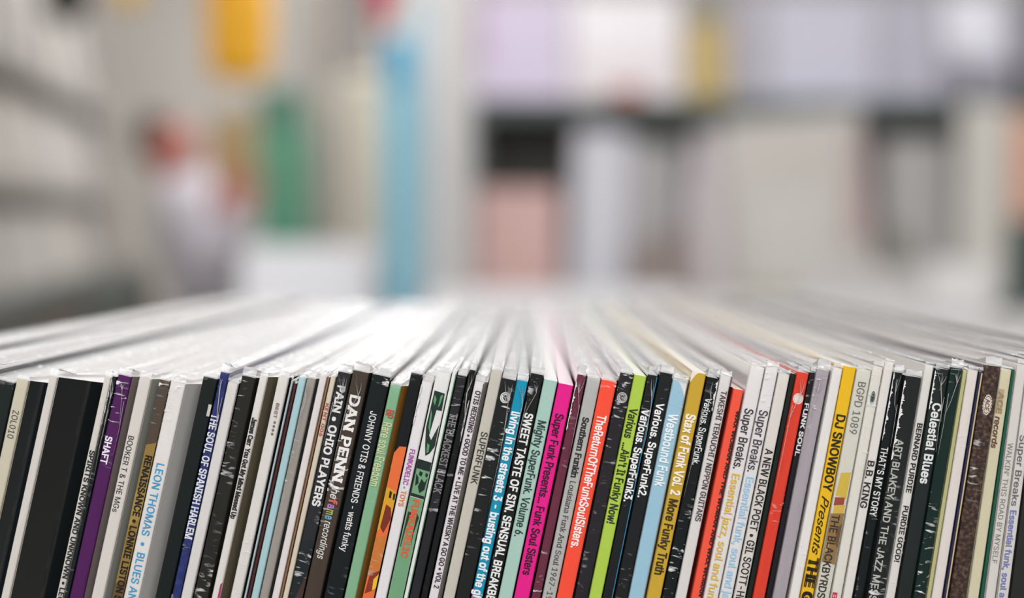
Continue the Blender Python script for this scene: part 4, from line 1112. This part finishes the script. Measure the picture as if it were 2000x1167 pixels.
for sx in (-1, 1):
    for sy in (-1, 1):
        MB().box(sx * .4 - .02, sx * .4 + .02, sy * .12 - .02, sy * .12 + .02, 0, .715).build('leg', dk, t)
a = at(1680, 520, 3.25)
cover_sleeve((a.x, 3.25, .746), .30, '#bebbb9', 'grey sleeve lying back on the low table in front of the right rack', .12, 0, 0, None, None, a.z - .746)


# --- a person leaning to the left behind the records
def skin(name, nodes, edges, mat, parent, root=0, sub=2):
    """nodes: (point, radius x, radius y); a tapering skin grown over the joints"""
    me = bpy.data.meshes.new(name)
    me.from_pydata([tuple(p[0]) for p in nodes], edges, [])
    o = bpy.data.objects.new(name, me)
    COL.objects.link(o)
    md = o.modifiers.new('skin', 'SKIN')
    md.use_smooth_shade = True
    if not me.skin_vertices:
        bm = bmesh.new(); bm.from_mesh(me); bm.verts.layers.skin.verify(); bm.to_mesh(me); bm.free()
    for k, p in enumerate(nodes):
        sv = me.skin_vertices[0].data[k]
        sv.radius = (p[1], p[2])
        sv.use_root = (k == root)
    ss = o.modifiers.new('subsurf', 'SUBSURF')
    ss.levels = ss.render_levels = sub
    dg = bpy.context.evaluated_depsgraph_get()
    ev = o.evaluated_get(dg)
    m2 = bpy.data.meshes.new_from_object(ev)
    o.modifiers.clear()
    o.data = m2
    m2.materials.clear(); m2.materials.append(mat)
    m2.polygons.foreach_set('use_smooth', [True] * len(m2.polygons))
    o.parent = parent
    return o


PY = 3.62
pz = lambda px, py, dy=0.0: at(px, py, PY + dy)
org = pz(432, 575); org.z = 0
person = empty('person', org)
tag(person, 'person in a pale lilac shirt holding up a small tan sleeve', 'person')
R_ = lambda v: Vector(v) - org
skin_m = paint('#b9776b', .5, .05, 30)
pel, wai, che, nek, hed = R_(pz(428, 575)), R_(pz(410, 500, -.02)), R_(pz(380, 412, -.04)), R_(pz(350, 348, -.05)), R_(pz(336, 276, -.06))
top_ = R_(pz(330, 236, -.06))
chin = hed + Vector((.055, 0, -.058))
nose = hed + Vector((.080, 0, -.018))
nodes = [(pel, .075, .065), (wai, .066, .06), (che, .080, .07), (nek, .043, .043), (hed, .066, .072), (top_, .056, .062), (chin, .030, .034), (nose, .012, .013), (hed + Vector((-.012, 0, -.075)), .046, .048), (hed + Vector((.012, .078, -.01)), .016, .007), (hed + Vector((.012, -.078, -.01)), .016, .007)]
edges = [(0, 1), (1, 2), (2, 3), (3, 8), (8, 4), (4, 5), (4, 6), (4, 7), (4, 9), (4, 10)]


def chain(start, pts):
    last = start
    for p in pts:
        nodes.append(p); edges.append((last, len(nodes) - 1)); last = len(nodes) - 1
    return last


TURN = -0.7                                    # the small sleeve faces the person
held = pz(456, 352, -.26)
uu = Vector((math.cos(TURN), math.sin(TURN), 0))
back = Vector((-math.sin(TURN), math.cos(TURN), 0))
cover_sleeve(held - Vector((0, 0, .0015)), .178, '#b7a077', 'small tan sleeve held up by the person in the lilac shirt', 0, TURN, 0, None, [('#c0803f', [(.1, .1), (.5, .12), (.5, .5), (.12, .45)])])
arms, legs = [], []
for s in (-1, 1):
    sh = che + Vector((.0, s * .14, .05))
    grip = R_(held) - uu * (s * .055)
    el = sh + Vector((.10, s * .04, -.22))
    wr = grip + Vector((-.02, s * .01, -.095)) - back * .01
    a = chain(2, [(sh, .044, .044), (el, .034, .034), (wr, .026, .023)])
    palm = grip + Vector((0, 0, -.046)) - back * .002
    pm = chain(a, [(palm, .030, .018)])
    for q in range(4):
        f0 = palm + uu * ((q - 1.5) * .019) + back * .022 + Vector((0, 0, .022))
        ln = (.026, .034, .031, .022)[q]
        f1 = f0 + back * .004 + Vector((0, 0, ln))
        chain(pm, [(f0, .009, .009), (f1, .008, .008), (f1 + Vector((0, 0, ln * .8)) - back * .002, .007, .007)])
    th = palm - back * .022 + uu * (s * .026) + Vector((0, 0, .018))
    chain(pm, [(th, .010, .010), (th + Vector((0, 0, .040)) - uu * (s * .008), .009, .009)])
    arms.append((sh, el, wr))
    hip = pel + Vector((0, s * .085, -.04))
    kn = Vector((hip.x + .03, hip.y + s * .01, .49))
    an = Vector((hip.x + .0, hip.y + s * .02, .085))
    toe = an + Vector((.13, s * .02, -.045))
    chain(0, [(hip, .052, .052), (kn, .05, .05), (an, .040, .040), (toe, .032, .028)])
    legs.append((hip, kn, an))
skin('body', nodes, edges, skin_m, person)
nodes = [(pel + Vector((0, 0, -.07)), .135, .135), (pel, .138, .138), (wai, .126, .13), (che, .142, .13), (nek + Vector((.004, 0, -.012)), .060, .062)]
edges = [(0, 1), (1, 2), (2, 3), (3, 4)]
for sh, el, wr in arms:
    chain(3, [(sh + Vector((0, 0, .008)), .078, .078), (el, .055, .055), (el.lerp(wr, .6), .046, .046), (el.lerp(wr, 1.08), .038, .038)])
skin('shirt', nodes, edges, paint('#c9c5cd', .7, .04, 20), person)
nodes = [(pel + Vector((-.01, 0, .07)), .108, .104), (pel + Vector((0, 0, -.05)), .118, .108)]
edges = [(0, 1)]
for hip, kn, an in legs:
    chain(1, [(hip + Vector((0, 0, -.10)), .082, .082), (kn, .066, .066), (an + Vector((0, 0, .02)), .054, .054)])
skin('trousers', nodes, edges, paint('#85868a', .7, .05, 20), person)
nodes = [(top_ + Vector((.0, 0, .016)), .060, .070), (hed + Vector((-.036, 0, .02)), .064, .078), (hed + Vector((-.058, 0, -.07)), .046, .060)]
skin('hair', nodes, [(0, 1), (1, 2)], paint('#4a3a32', .6, .1, 60), person)
for s in (-1, 1):
    bm = bmesh.new(); bmesh.ops.create_uvsphere(bm, u_segments=12, v_segments=8, radius=.008)
    me = bpy.data.meshes.new('eye'); bm.to_mesh(me); bm.free(); me.materials.append(paint('#2b2523', .2))
    o = bpy.data.objects.new('eye', me); COL.objects.link(o); o.parent = person
    o.location = hed + Vector((.054, s * .030, .012))
o = MB().tube([(0, -.022, 0), (.006, 0, -.002), (0, .022, 0)], .006, 8).build('mouth', paint('#8f4a44', .5), person)
o.location = hed + Vector((.052, 0, -.050))
a, b = pz(268, 600, -.1), pz(340, 528, -.1)
t = empty('record_carton', ((a.x + b.x) / 2, PY - .45, 0))
tag(t, 'dark grey carton standing left of the person in the lilac shirt', 'carton')
hw = (b.x - a.x) / 2
MB().box(-hw, hw, -.1, .1, 0, b.z - .03).build('box', paint('#5d615c', .6, .06, 8), t, .004)
MB().box(-hw - .004, hw + .004, -.104, .104, b.z - .03, b.z).build('lid', paint('#666a65', .6, .06, 8), t, .004)
